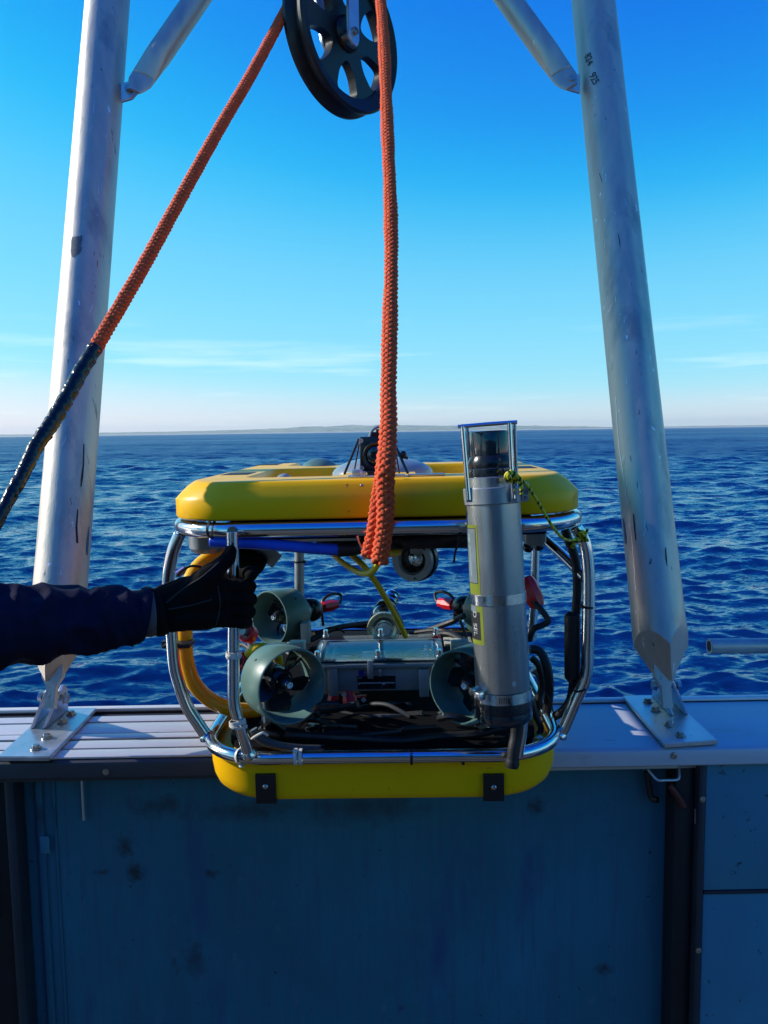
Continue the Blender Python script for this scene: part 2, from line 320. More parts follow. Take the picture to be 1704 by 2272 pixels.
# ================================================================== SEA
SEA_Z = EYE.z - 1.95
def build_sea():
    th = np.concatenate([np.linspace(-180, -60, 16, endpoint=False), np.linspace(-60, -31, 60, endpoint=False),
                         np.linspace(-31, 31, 820, endpoint=False), np.linspace(31, 60, 60, endpoint=False), np.linspace(60, 180, 16, endpoint=False)])
    th = np.radians(th)
    r = [2.0]
    while r[-1] < 4.8: r.append(r[-1] * 1.04)
    while r[-1] < 320: r.append(r[-1] * 1.0056)
    while r[-1] < 1500: r.append(r[-1] * 1.014)
    while r[-1] < 9000: r.append(r[-1] * 1.12)
    r = np.array(r); RR, TT = np.meshgrid(r, th, indexing='ij')
    X = (RR * np.sin(TT)).astype(np.float32); Y = (RR * np.cos(TT)).astype(np.float32)
    dr = np.gradient(r).astype(np.float32)[:, None]; Z = np.zeros_like(X); DX = np.zeros_like(X); DY = np.zeros_like(X)
    lam = np.geomspace(0.14, 6.0, 120)
    for L in lam:
        k = 2 * math.pi / L
        a_dir = math.radians(-90 + 14 + rng.normal(0, 34)); steep = 0.034 * (0.20 if L > 2.2 else 0.33 if L > 1.0 else 0.85 if L > 0.45 else 1.5) * (0.55 + 0.9 * rng.random())
        if L < 0.4: steep *= 0.75
        amp = steep / k; ph = rng.random() * 2 * math.pi
        fade = np.clip((L / dr - 2.2) / 2.5, 0, 1)
        dx, dy = math.cos(a_dir), math.sin(a_dir)
        # patchy groups so that wave trains do not repeat
        q = k * (dx * X + dy * Y) + ph + 0.9 * np.sin(0.23 * k * (-dy * X + dx * Y) + ph * 3) 
        far = np.clip((RR - 11) / 40, 0, 1) if 0.8 < L < 4.5 else 0.0          # longer waves stand up more away from the lee of the boat
        f = (amp * fade * (1 + 1.9 * far)).astype(np.float32)
        Z += f * np.cos(q); s = f * np.sin(q) * 0.95
        DX -= dx * s; DY -= dy * s
    v = np.stack([X + DX, Y + DY, Z + SEA_Z], -1).reshape(-1, 3)
    nr, nt = X.shape; i = np.arange(nr - 1)[:, None] * nt; j = np.arange(nt)[None, :]; j2 = (j + 1) % nt
    f = np.stack([i + j, i + j2, i + nt + j2, i + nt + j], -1).reshape(-1, 4)
    me = bpy.data.meshes.new('sea'); me.vertices.add(len(v)); me.vertices.foreach_set('co', v.ravel().astype(np.float32))
    me.loops.add(f.size); me.loops.foreach_set('vertex_index', f.ravel().astype(np.int32))
    me.polygons.add(len(f)); me.polygons.foreach_set('loop_start', (np.arange(len(f)) * 4).astype(np.int32)); me.update(calc_edges=True)
    me.flip_normals(); me.shade_smooth()
    m = bpy.data.materials.new('sea_water'); m.use_nodes = True; n, l = m.node_tree.nodes, m.node_tree.links; b = n['Principled BSDF']
    b.inputs['Base Color'].default_value = (0.001, 0.019, 0.10, 1); b.inputs['IOR'].default_value = 1.333; b.inputs['Roughness'].default_value = 0.07
    ge = n.new('ShaderNodeNewGeometry'); acc = ge.outputs['Normal']
    dl = n.new('ShaderNodeVectorMath'); dl.operation = 'LENGTH'; l.new(ge.outputs['Position'], dl.inputs[0])
    dm = n.new('ShaderNodeMapRange'); dm.inputs[1].default_value = 8; dm.inputs[2].default_value = 90; dm.inputs[3].default_value = 1.0; dm.inputs[4].default_value = 1.3; l.new(dl.outputs['Value'], dm.inputs[0])   # waves too fine for the mesh come back as slope
    # small ripples as slope noise, true at any distance
    for sc, st, rot in ((0.10, 0.16, 5), (0.5, 0.34, -6), (2.6, 0.50, 8), (8.0, 0.58, -12), (24, 0.46, 15)):
        mpn = n.new('ShaderNodeMapping'); mpn.inputs['Scale'].default_value = (0.6, 1.3, 1); mpn.inputs['Rotation'].default_value = (0, 0, R(rot)); l.new(ge.outputs['Position'], mpn.inputs[0])
        nt_ = n.new('ShaderNodeTexNoise'); nt_.inputs['Scale'].default_value = sc; nt_.inputs['Detail'].default_value = 2; nt_.inputs['Distortion'].default_value = 0.5
        l.new(mpn.outputs[0], nt_.inputs['Vector'])
        v1 = n.new('ShaderNodeVectorMath'); v1.operation = 'MULTIPLY_ADD'; v1.inputs[1].default_value = (st, st, 0); v1.inputs[2].default_value = (-st / 2, -st / 2, 0); l.new(nt_.outputs['Color'], v1.inputs[0])
        vs1 = n.new('ShaderNodeVectorMath'); vs1.operation = 'SCALE'; l.new(v1.outputs[0], vs1.inputs[0]); l.new(dm.outputs[0], vs1.inputs['Scale'])
        v2 = n.new('ShaderNodeVectorMath'); v2.operation = 'ADD'; l.new(acc, v2.inputs[0]); l.new(vs1.outputs[0], v2.inputs[1]); acc = v2.outputs[0]
    rg = n.new('ShaderNodeMapRange'); rg.inputs[1].default_value = 10; rg.inputs[2].default_value = 75; rg.inputs[3].default_value = 0.08; rg.inputs[4].default_value = 0.37; l.new(dl.outputs['Value'], rg.inputs[0]); 
    gm = n.new('ShaderNodeMapping'); gm.inputs['Scale'].default_value = (0.35, 1, 1); l.new(ge.outputs['Position'], gm.inputs[0])
    gn_ = n.new('ShaderNodeTexNoise'); gn_.inputs['Scale'].default_value = 0.012; gn_.inputs['Detail'].default_value = 9; gn_.inputs['Roughness'].default_value = 0.75; l.new(gm.outputs[0], gn_.inputs['Vector'])   # gust patches
    gr = n.new('ShaderNodeMapRange'); gr.inputs[1].default_value = 0.33; gr.inputs[2].default_value = 0.67; gr.inputs[3].default_value = 0.62; gr.inputs[4].default_value = 1.30; l.new(gn_.outputs[0], gr.inputs[0])
    gx = n.new('ShaderNodeMath'); gx.operation = 'MULTIPLY'; l.new(rg.outputs[0], gx.inputs[0]); l.new(gr.outputs[0], gx.inputs[1]); l.new(gx.outputs[0], b.inputs['Roughness'])
    v3 = n.new('ShaderNodeVectorMath'); v3.operation = 'NORMALIZE'; l.new(acc, v3.inputs[0]); bumps = v3.outputs[0]
    l.new(bumps, b.inputs['Normal'])
    me.materials.append(m)
    o = bpy.data.objects.new('sea', me); COL.objects.link(o); o['kind'] = 'structure'; ORG['sea'] = Vector()
build_sea()

# distant low coast
def build_coast():
    nx, ny = 900, 14; xs = np.linspace(-5200, 5200, nx); v = []; 
    for j in range(ny):
        y = 5400 + j * 160
        for x in xs:
            px = 852 + x / 6000 * FPX
            base = 15 + 37 * math.exp(-((px - 800) / 260) ** 2) + 12 * math.exp(-((px - 1150) / 190) ** 2) + 7 * math.exp(-((px - 250) / 200) ** 2) - 4 * (px > 1350)
            t = j / (ny - 1); prof = min(1, t * 1.9) ** 0.8 * (1 if t < 0.75 else (1 - t) / 0.25)
            h = base * prof * (1 + 0.35 * noise.fractal(Vector((x / 500, y / 400, 3)), 1, 2, 4)) + (3.0 * noise.noise(Vector((x / 40, y / 90, 7))) * prof)
            v.append((x, y + 130 * noise.noise(Vector((x / 700, 0, 1))), SEA_Z - 0.6 + max(0.0, h) + (2.5 if 0 < j < ny - 1 else -1)))
    f = [(j * nx + i, j * nx + i + 1, (j + 1) * nx + i + 1, (j + 1) * nx + i) for j in range(ny - 1) for i in range(nx - 1)]
    m = bpy.data.materials.new('coast_scrub_and_sand'); m.use_nodes = True; n, l = m.node_tree.nodes, m.node_tree.links; b = n['Principled BSDF']
    ge = n.new('ShaderNodeNewGeometry'); sp = n.new('ShaderNodeSeparateXYZ'); l.new(ge.outputs['Position'], sp.inputs[0])
    nt = n.new('ShaderNodeTexNoise'); nt.inputs['Scale'].default_value = 0.012; nt.inputs['Detail'].default_value = 6; l.new(ge.outputs['Position'], nt.inputs['Vector'])
    c1 = n.new('ShaderNodeValToRGB'); e = c1.color_ramp.elements; e[0].position = 0.42; e[0].color = (0.10, 0.16, 0.08, 1); e[1].position = 0.60; e[1].color = (0.34, 0.36, 0.20, 1); l.new(nt.outputs[0], c1.inputs[0])
    ad = n.new('ShaderNodeMath'); ad.operation = 'MULTIPLY_ADD'; l.new(nt.outputs[0], ad.inputs[0]); ad.inputs[1].default_value = 8; l.new(sp.outputs['Z'], ad.inputs[2])
    mr = n.new('ShaderNodeMapRange'); mr.inputs[1].default_value = 7; mr.inputs[2].default_value = 12; l.new(ad.outputs[0], mr.inputs[0])
    x = n.new('ShaderNodeMix'); x.data_type = 'RGBA'; l.new(mr.outputs[0], x.inputs[0]); x.inputs[6].default_value = (0.42, 0.41, 0.34, 1); l.new(c1.outputs[0], x.inputs[7]); l.new(x.outputs[2], b.inputs['Base Color'])
    b.inputs['Roughness'].default_value = 0.9
    obj('hills', (v, [], f), m, None, 180, kind='structure')
build_coast()

# air between the boat and the coast
hb = new(); box(hb, (0, 2700, 41), (19000, 12600, 86)); 
hm = bpy.data.materials.new('sea_air'); hm.use_nodes = True; hn = hm.node_tree.nodes; hn.remove(hn['Principled BSDF'])
pv = hn.new('ShaderNodeVolumePrincipled'); pv.inputs['Color'].default_value = (0.84, 0.95, 1.0, 1); pv.inputs['Density'].default_value = 0.00009; pv.inputs['Anisotropy'].default_value = 0.2
hm.node_tree.links.new(pv.outputs[0], hn['Material Output'].inputs['Volume'])
obj('haze', hb, hm, None, 0, kind='stuff')

# ================================================================== ROV frame of reference
OR_ = at(834, 1300, 1.15)
RROT = Matrix.Rotation(R(-1.6), 3, 'Z') @ Matrix.Rotation(R(-0.62), 3, 'Y')
RINV = RROT.inverted()
def V(px, py, Y):                       # photo point at world depth Y, in the vehicle's own unrotated frame
    return OR_ + RINV @ (at(px, py, Y) - OR_)
def Vz(px, py, zloc):                   # photo point on the vehicle-local plane z = zloc
    d = RINV @ ray(px, py); e0 = OR_ + RINV @ (EYE - OR_); return e0 + d * ((zloc - e0.z) / d.z)
SKID_Z = V(834, 1775, 1.16).z
# ================================================================== BULWARK
zg = (OR_ + RROT @ (Vector((OR_.x, 1.40, SKID_Z)) - OR_)).z - 0.006      # top of the bulwark cap
ga, gb = onz(0, 1687, zg), onz(1704, 1656, zg)
gu = (gb - ga).normalized(); gv = Vector((-gu.y, gu.x, 0))
go = ga + gu * ((0 - ga.x) / gu.x)
GM = Matrix((gu, gv, Vector((0, 0, 1)))).transposed()
def G(u, v, z): return go + gu * u + gv * v + Vector((0, 0, z - go.z))
def guv(p): d = Vector(p) - go; return d.dot(gu), d.dot(gv)
VB = (guv(onz(463, 1572, zg))[1] + guv(onz(1500, 1548, zg))[1]) / 2
print('gunwale Y', go.y, 'z', zg, 'width', VB, 'skid', SKID_Z)
UL, UR = -2.6, 2.6
bw = empty('bulwark', G(0, VB / 2, 0), 'blue painted bulwark wall with a broad pale cap rail under the yellow vehicle', 'wall')
def gbox(name, u0, u1, v0, v1, z0, z1, m, parent=None, bev=0.0, smooth=35):
    bm = new(); box(bm, G((u0 + u1) / 2, (v0 + v1) / 2, (z0 + z1) / 2), (u1 - u0, v1 - v0, z1 - z0), GM, bev)
    return obj(name, bm, m, parent or bw, smooth)
# cap base: nosed section swept along u
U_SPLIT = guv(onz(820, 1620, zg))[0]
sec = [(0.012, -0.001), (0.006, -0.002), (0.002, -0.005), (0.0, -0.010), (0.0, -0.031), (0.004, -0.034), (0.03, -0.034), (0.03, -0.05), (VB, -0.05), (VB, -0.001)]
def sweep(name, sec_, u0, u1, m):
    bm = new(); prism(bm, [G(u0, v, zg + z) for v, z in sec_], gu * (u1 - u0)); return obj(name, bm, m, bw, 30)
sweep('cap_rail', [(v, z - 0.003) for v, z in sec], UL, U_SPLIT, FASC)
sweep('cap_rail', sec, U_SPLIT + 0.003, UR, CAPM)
# planks on the left half, dividing gaps open
def vline(py): return guv(onz(289, py, zg))[1]
edges = [(1587.5, 1600), (1602.5, 1625), (1627, 1637), (1640.5, 1657.5), (1661, 1678)]
for (a, b) in edges:
    gbox('plank', UL, U_SPLIT - 0.002, vline(b), vline(a), zg - 0.0035, zg + random.uniform(-0.0005, 0.001), PLANKM, bev=0.0012)
# outer lip, and a black strip for the dark groove ahead of it
gbox('outer_lip', UL, UR, VB - 0.014, VB + 0.004, zg - 0.05, zg + 0.006, PLANKM, bev=0.003)
gbox('groove_strip', UL, UR, VB - 0.019, VB - 0.0145, zg - 0.004, zg + 0.0005, BLK)
# paint patch and rub marks by the right foot
# fascia screws
for px, py in ((1498, 1680), (238, 1709), (-260, 1712), (1960, 1671)):
    p = G(guv(at(px, py, go.y))[0], -0.0002, at(px, py, go.y).z)
    bm = new(); lathe(bm, [(0, 0.0012), (0.0032, 0.0012), (0.0036, 0.0022), (0.0056, 0.0018), (0.006, 0), (0.006, -0.002)], p, -gv, 18); obj('cap_screw', bm, BOLT, bw)
# inner wall, recessed under the cap
WV = 0.075
def wpt(px, py):                        # point on the wall face
    d = ray(px, py); t = ((go + gv * WV) - EYE).dot(gv) / d.dot(gv); return EYE + d * t
def wv_pt(px, py, v): 
    d = ray(px, py); t = ((go + gv * v) - EYE).dot(gv) / d.dot(gv); return EYE + d * t
def wu(px, py): return guv(wpt(px, py))[0]
DECK_Z = 0.02
ul0, ul1 = wu(48, 1900), wu(62, 1900)
ur0, ur1, ufl = wu(1474, 1900), guv(wv_pt(1563, 1900, 0.012))[0], guv(wv_pt(1547.5, 1900, 0.012))[0]
# ribbed wall: fine vertical ribs are geometry of one sheet
def ribbed(u0, u1, name='wall_panel'):
    n = int((u1 - u0) / 0.0028); bm = new(); zt, zb = zg - 0.036, DECK_Z; rows = []
    zs = [zt, zt - 0.07, zt - 0.2, zt - 0.36, zb]; amp = [0.0004, 0.0009, 0.0009, 0.0003, 0.0001]
    for z, a in zip(zs, amp): rows.append([bm.verts.new(G(u0 + (u1 - u0) * i / n, WV - (a if i % 2 else 0), z)) for i in range(n + 1)])
    for a, b in zip(rows[:-1], rows[1:]):
        for i in range(n): bm.faces.new((a[i], a[i + 1], b[i + 1], b[i]))
    return obj(name, bm, WALLM, bw, 180)
wall_o = ribbed(ul1, ur0)
def stain(m, c, r, sz, col, seed):
    '''a worn smudge of its own ragged shape at one place of a surface'''
    n, l = m.node_tree.nodes, m.node_tree.links; b = n['Principled BSDF']; old = b.inputs['Base Color'].links[0].from_socket
    t = n.new('ShaderNodeTexCoord'); sb = n.new('ShaderNodeVectorMath'); sb.operation = 'SUBTRACT'; sb.inputs[1].default_value = c; l.new(t.outputs['Object'], sb.inputs[0])
    ml = n.new('ShaderNodeVectorMath'); ml.operation = 'MULTIPLY'; ml.inputs[1].default_value = (1 / r, 1 / r, sz / r); l.new(sb.outputs[0], ml.inputs[0])
    ln = n.new('ShaderNodeVectorMath'); ln.operation = 'LENGTH'; l.new(ml.outputs[0], ln.inputs[0])
    nt = n.new('ShaderNodeTexNoise'); nt.inputs['Scale'].default_value = 1.6 / r; nt.inputs['Detail'].default_value = 8; nt.inputs['Roughness'].default_value = 0.7; nt.noise_dimensions = '4D'; nt.inputs['W'].default_value = seed; l.new(t.outputs['Object'], nt.inputs['Vector'])
    ad = n.new('ShaderNodeMath'); ad.operation = 'MULTIPLY_ADD'; ad.inputs[1].default_value = -3.2; l.new(nt.outputs[0], ad.inputs[0]); l.new(ln.outputs['Value'], ad.inputs[2])
    mr = n.new('ShaderNodeMapRange'); mr.inputs[1].default_value = -0.55; mr.inputs[2].default_value = -1.5; mr.inputs[3].default_value = 0; mr.inputs[4].default_value = 0.85; l.new(ad.outputs[0], mr.inputs[0])
    x = n.new('ShaderNodeMix'); x.data_type = 'RGBA'; l.new(mr.outputs[0], x.inputs[0]); l.new(old, x.inputs[6]); x.inputs[7].default_value = (*col, 1); l.new(x.outputs[2], b.inputs['Base Color'])
for px, py, r_, sz_, col_ in ((296, 1936, 0.026, 1.3, (0.012, 0.014, 0.012)), (280, 1880, 0.02, 0.7, (0.014, 0.03, 0.045)), (468, 1937, 0.016, 1.6, (0.014, 0.02, 0.025)), (225, 1935, 0.02, 2.5, (0.02, 0.04, 0.05)), (560, 1800, 0.10, 3.2, (0.016, 0.05, 0.08)), (800, 1790, 0.12, 3.5, (0.016, 0.05, 0.08)), (350, 1790, 0.06, 2.0, (0.014, 0.045, 0.07)), (430, 2130, 0.03, 0.8, (0.016, 0.05, 0.08)), (1190, 1790, 0.02, 1.0, (0.014, 0.03, 0.045)), (1340, 2150, 0.02, 1.2, (0.014, 0.03, 0.05))):
    stain(WALLM, wpt(px, py) - ORG[wall_o.name], r_, sz_, col_, px * 0.013)
gbox('wall_core', ul1 - 0.02, ur1 + 0.02, WV + 0.002, WV + 0.02, DECK_Z, zg - 0.051, HULLM)
gbox('wall_post', ul0 - 0.006, ul1, 0.035, WV + 0.004, DECK_Z, zg - 0.0355, POSTM, bev=0.003)
gbox('side_panel', UL, ul0 - 0.008, 0.045, 0.06, DECK_Z, zg - 0.036, DARKM, bev=0.002)
gbox('lower_panel', UL, wu(9, 1900), 0.036, 0.044, wpt(10, 2015).z, wpt(10, 1820).z, PANELM, bev=0.002)
# left details: rod, shallow channel, small recess plate
rp = wpt(186, 1740); bm = new(); tube(bm, [G(guv(rp)[0], WV - 0.008, zg - 0.04), G(guv(rp)[0], WV - 0.008, wpt(186, 1815).z)], 0.0025, 8); obj('drop_rod', bm, PLATE, bw)
gbox('wall_channel', wu(88, 1900), wu(104, 1900), WV - 0.006, WV - 0.0005, DECK_Z, zg - 0.04, WALLM, bev=0.002)
gbox('wall_channel', wu(125, 1900), wu(131, 1900), WV - 0.003, WV - 0.0005, DECK_Z, zg - 0.04, WALLM, bev=0.001)
gbox('latch_plate', wu(93, 1870), wu(114, 1870), WV - 0.010, WV - 0.0065, wpt(100, 1888).z, wpt(100, 1850).z, PANELM, bev=0.001)
# right side: dark cable trunk, flange and lighter locker panels
gbox('cable_trunk', ur0, ufl - 0.0005, 0.03, WV + 0.02, DECK_Z, zg - 0.036, DARKM, bev=0.003)
gbox('trunk_flange', ufl, ur1, 0.012, WV + 0.02, DECK_Z, zg - 0.036, POSTM, bev=0.003)
gbox('locker_panel', ur1 + 0.001, UR, 0.016, 0.03, wv_pt(1620, 1979, 0.016).z + 0.004, zg - 0.036, PANELM, bev=0.0015)
gbox('locker_panel', ur1 + 0.001, UR, 0.016, 0.03, DECK_Z, wv_pt(1620, 1979, 0.016).z - 0.004, PANELM, bev=0.0015)
gbox('locker_backing', ur1 + 0.001, UR, 0.0305, WV + 0.02, DECK_Z, zg - 0.051, POSTM)
gbox('panel_bead', ur1 + 0.002, UR, 0.0135, 0.030, wv_pt(1620, 1979, 0.016).z - 0.003, wv_pt(1620, 1979, 0.016).z + 0.003, POSTM, bev=0.0012)
for py in (1738, 2060):
    p = wpt(1556, py); bolt('flange_screw', bw, G((ufl + ur1) / 2, 0.0118, p.z), -gv, 0.0035, 0.002)
# folding handle on the wall beside the trunk
bm = new(); tube(bm, spl([wv_pt(1437, 1707, 0.03), wv_pt(1448, 1720, 0.025), wv_pt(1460, 1731, 0.018), wv_pt(1478, 1731, 0.018), wv_pt(1502, 1730, 0.018), wv_pt(1507, 1724, 0.02), wv_pt(1507, 1706, 0.03)], 4), 0.0024, 8); obj('grab_handle', bm, PLATE, bw)
bm = new(); tube(bm, spl([wv_pt(1436, 1712, 0.06), wv_pt(1440, 1745, 0.06), wv_pt(1446, 1770, 0.058), wv_pt(1460, 1775, 0.05)], 5), 0.006, 8); obj('trunk_cable', bm, BLK, bw)
bm = new(); tube(bm, spl([wv_pt(1484, 1742, 0.026), wv_pt(1500, 1760, 0.024), wv_pt(1518, 1790, 0.022)], 5), 0.006, 8); obj('red_lead', bm, mat('dull_red', (0.10, 0.02, 0.015), 0.6), bw)
gbox('cleat_plate', wu(1519, 1780), wu(1524, 1780), 0.024, 0.03, wpt(1520, 1800).z, wpt(1520, 1768).z, PLATE, bev=0.0008)
# hull outside, and the deck
gbox('hull_side', UL, UR, WV + 0.022, VB - 0.004, SEA_Z - 0.5, zg - 0.052, HULLM)
bm = new(); box(bm, G(0, -1.9, DECK_Z - 0.05), (UR - UL, 4.0 + 2 * WV, 0.1), GM); dk = obj('deck', bm, DECKM, None, 0, kind='structure')

# wheelhouse out of view behind the camera, put in to shade the working deck
wh = empty('added_wheelhouse', G(0, -2.6, DECK_Z), 'grey wheelhouse with dark windows, put in unseen to shade the working deck', 'added_wheelhouse')
WHM = mat('added_wheelhouse_paint', (0.16, 0.18, 0.20), 0.5, 0, 0.1, 4)
gbox('rear_wall', -1.5, 1.5, -4.2, -2.75, DECK_Z, 2.25, WHM, wh, 0.02); gbox('roof', -1.6, 1.6, -4.3, -2.55, 2.255, 2.32, WHM, wh, 0.02)
for u0, u1 in ((-1.3, -0.6), (-0.45, 0.3)): f_ = gbox('window', u0, u1, -2.748, -2.72, 1.25, 2.0, DARKM, wh, 0.006); gbox('pane', u0 + 0.05, u1 - 0.05, -2.7195, -2.715, 1.30, 1.95, LENS, f_)
d_ = gbox('door', 0.6, 1.3, -2.748, -2.715, DECK_Z + 0.12, 2.0, DARKM, wh, 0.006); gbox('handle', 0.66, 0.69, -2.713, -2.68, 1.0, 1.15, STEEL, d_, 0.004)

# ================================================================== A-FRAME
af = empty('a_frame', (L_BOT + R_BOT) / 2, 'tall silver tube frame leaning out over the sea, two legs bolted to the cap rail', 'frame')
def leg_mesh(bot, top, side):
    """round tube with one flatted seam that draws a sharp shade edge; tapered, swaged foot with bevelled cheeks"""
    ax = (top - bot).normalized(); x = Vector((1, 0, 0)); x = (x - ax * x.dot(ax)).normalized(); y = ax.cross(x)   # y away from the camera
    bm = new(); n = 56
    def ring(c, sx, sy, flat=True):
        out = []
        for k in range(n):
            a = 2 * math.pi * k / n; cx, cy = math.cos(a), math.sin(a)
            r = 1.0
            if flat:                                    # flat on the front right, shaped to give a sharp shade edge
                d = (a - R(302) + math.pi) % (2 * math.pi) - math.pi
                if abs(d) < R(17): r = math.cos(R(17)) / math.cos(d) * 1.004
            out.append(bm.verts.new(c + x * cx * sx * r + y * cy * sy * r))
        return out
    L = (top - bot).length
    dirv = ax
    hs_ = [(-0.0, LEGR, LEGR, True), (0.3, LEGR, LEGR, True), (0.7, LEGR, LEGR, True), (L + 1.2, LEGR, LEGR, True)]
    rings = [ring(bot - ax * 0.20, LEGR, LEGR, False), ring(bot - ax * 0.10, LEGR * 1.03, LEGR * 1.03, False), ring(bot - ax * 0.05, LEGR, LEGR, False)] + [ring(bot + ax * h, a, b, f) for h, a, b, f in hs_]
    for a, b in zip(rings[:-1], rings[1:]):
        for k in range(n): bm.faces.new((a[k], a[(k + 1) % n], b[(k + 1) % n], b[k]))
    bm.faces.new(rings[0][::-1]); bm.faces.new(rings[-1])
    # bevelled cheek: slice the swage diagonally on the inner side
    return bm, ax, x, y
for bot, top, s in ((L_BOT, L_TOP, 1), (R_BOT, R_TOP, -1)):
    bm, ax, x, y = leg_mesh(bot, top, s)
    # four slanting cheeks, the broad ones turned to the inner front and outer back, end the tube in a narrow tang
    hdir = (x * s * 0.72 - y * 0.69).normalized(); wdir = ax.cross(hdir)
    for dv, h0, h1, r1 in ((hdir, -0.094, -0.168, 0.006), (-hdir, -0.094, -0.168, 0.006), (wdir, -0.082, -0.170, 0.017), (-wdir, -0.082, -0.170, 0.017)):
        sl_ = math.atan2(LEGR - r1, h0 - h1); nn_ = (dv * math.cos(sl_) - ax * math.sin(sl_)).normalized()
        cut = new(); box(cut, bot + ax * h1 + dv * r1 + nn_ * 0.15, (0.8, 0.8, 0.3), frame(nn_, ax)); bm = boolean(bm, cut)
    tg = new(); T3 = lambda a_, h_: bot + ax * h_ + x * a_ - y * 0.006
    prism(tg, [T3(-0.018, -0.150), T3(-0.0185, -0.172), T3(-0.0085, -0.188), T3(-0.0085, -0.226), T3(0.0085, -0.226), T3(0.0085, -0.188), T3(0.0185, -0.172), T3(0.018, -0.150)], y * 0.012)
    me_t = bpy.data.meshes.new('t'); tg.to_mesh(me_t); tg.free(); bm.from_mesh(me_t); bpy.data.meshes.remove(me_t)
    o = obj('leg', bm, ALU, af, 32)
# ---- feet: base plate, clevis gussets, pin, bolts
def foot(corners, boltpx, gus, pin_px, s):
    P = [onz(px, py, zg + 0.0095) for px, py in corners]
    bm = new(); prism(bm, [p - Vector((0, 0, 0.008)) for p in P], Vector((0, 0, 0.008))); bmesh.ops.bevel(bm, geom=[e_ for e_ in bm.edges], offset=0.0015, segments=2, affect='EDGES')
    bp = obj('base_plate', bm, PLATE, af, 30)
    for px, py in boltpx: bolt('bolt', bp, onz(px, py, zg + 0.011), Vector((0, 0, 1)), 0.0062, 0.0065)
    # clevis: two triangular gussets standing on the plate, each px triple front foot, back foot, top
    for fr, bk, tp, tY in gus:
        a = onz(*fr, zg + 0.010); b = onz(*bk, zg + 0.010); t = at(*tp, tY)
        t2 = Vector((t.x, t.y + 0.03, t.z - 0.004))
        up = (t + t2) / 2 + Vector((0, 0, 0.010))
        bm = new(); prism(bm, [a, a + (t - a) * 0.5, t, up, t2, b + Vector((0, 0.004, 0.0))], Vector((0.0065, 0.0012, 0))); bmesh.ops.bevel(bm, geom=bm.edges[:], offset=0.0009, segments=1, affect='EDGES')
        obj('gusset', bm, PLATE, bp, 30)
    return bp
# left foot
fl = foot([(-8, 1679), (110, 1679), (215, 1570), (113, 1570)], [(158, 1583.5), (139, 1602), (104, 1636), (80, 1660)],
          [((66, 1617), (102, 1580), (99, 1536), 1.462), ((94, 1617), (143, 1577), (128, 1534), 1.455)], None, 1)
fr = foot([(1474, 1650), (1593, 1642), (1484, 1541), (1381, 1543)], [(1437, 1556), (1454, 1575), (1485, 1608), (1510, 1631)],
          [((1489, 1588), (1447, 1546), (1459, 1512), 1.470), ((1521, 1586), (1478, 1547), (1488, 1512), 1.470)], None, -1)
for (a, b, Y, bpo) in (((96, 1545), (142, 1549), 1.475, fl), ((1456, 1520), (1500, 1520), 1.485, fr)):
    bm = new(); p, q = at(*a, Y), at(*b, Y); tube(bm, [p, q], 0.0062, 14)
    d = (q - p).normalized()
    for e_, sg in ((p, -1), (q, 1)): lathe(bm, [(0, 0), (0.0115, 0), (0.0115, 0.002), (0.0095, 0.002), (0.0095, 0.008), (0, 0.008)], e_, d * sg, 6)
    obj('clevis_pin', bm, BOLT, bpo, 30)
# ---- braces with flattened ends, lugs and bolts
for lug, tipf, topp, D0, D1, s in (((268, 205), (333, 150), (436, 0), 1.70, 1.80, 1), ((1286, 185), (1231, 142), (1128.5, 0), 1.71, 1.80, -1)):
    a = atd(*lug, D0 - 0.03); b = atd(*tipf, D0 + 0.01); c = atd(*topp, D1 - 0.02); d = (c - b).normalized()
    far = c + d * 0.75
    start = b - d * 0.015
    nseg = 40; f = frame(d, Vector((0, 1, 0))); bm = new(); rings = []
    for h, sx, sy in ((-0.056, 0.014, 0.004), (-0.045, 0.020, 0.0045), (-0.03, 0.0255, 0.005), (-0.012, 0.0262, 0.0055), (-0.010, 0.0262, 0.008), (0.024, 0.0262, 0.019), (0.05, 0.0262, 0.0262), (0.09, 0.0262, 0.0262), ((far - start).length, 0.0262, 0.0262)):
        rings.append([bm.verts.new(start + d * h + f.col[0] * math.cos(2 * math.pi * k / nseg) * sx + f.col[1] * math.sin(2 * math.pi * k / nseg) * sy) for k in range(nseg)])
    for r0, r1 in zip(rings[:-1], rings[1:]):
        for k in range(nseg): bm.faces.new((r0[k], r0[(k + 1) % nseg], r1[(k + 1) % nseg], r1[k]))
    bm.faces.new(rings[0][::-1]); bm.faces.new(rings[-1])
    br = obj('brace', bm, ALU, af, 28)
    # lug plate welded to the leg
    q = [atd(lug[0] - s * 1, lug[1] - 20, D0 + 0.016), atd(lug[0] + s * 20, lug[1] - 26, D0 + 0.016), atd(lug[0] + s * 42, lug[1] - 6, D0 + 0.016), atd(lug[0] + s * 24, lug[1] + 14, D0 + 0.016), atd(lug[0] - s * 1, lug[1] + 21, D0 + 0.016)]
    bm = new(); prism(bm, q, Vector((0, 0.008, 0))); bmesh.ops.bevel(bm, geom=bm.edges[:], offset=0.001, segments=1, affect='EDGES'); lg = obj('brace_lug', bm, PLATE, af, 30)
    bolt('brace_bolt', br, atd(lug[0] + s * 19, lug[1] - 6, D0 - 0.003), Vector((0, -1, 0.15)), 0.0065, 0.012)
# cross head far above the frame that carries the sheave (out of sight)
hd = L_TOP + (L_TOP - L_BOT).normalized() * 0.62; hd2 = R_TOP + (R_TOP - R_BOT).normalized() * 0.62
bm = new(); tube(bm, [hd, hd2], 0.04, 24); obj('head_beam', bm, ALU, af)
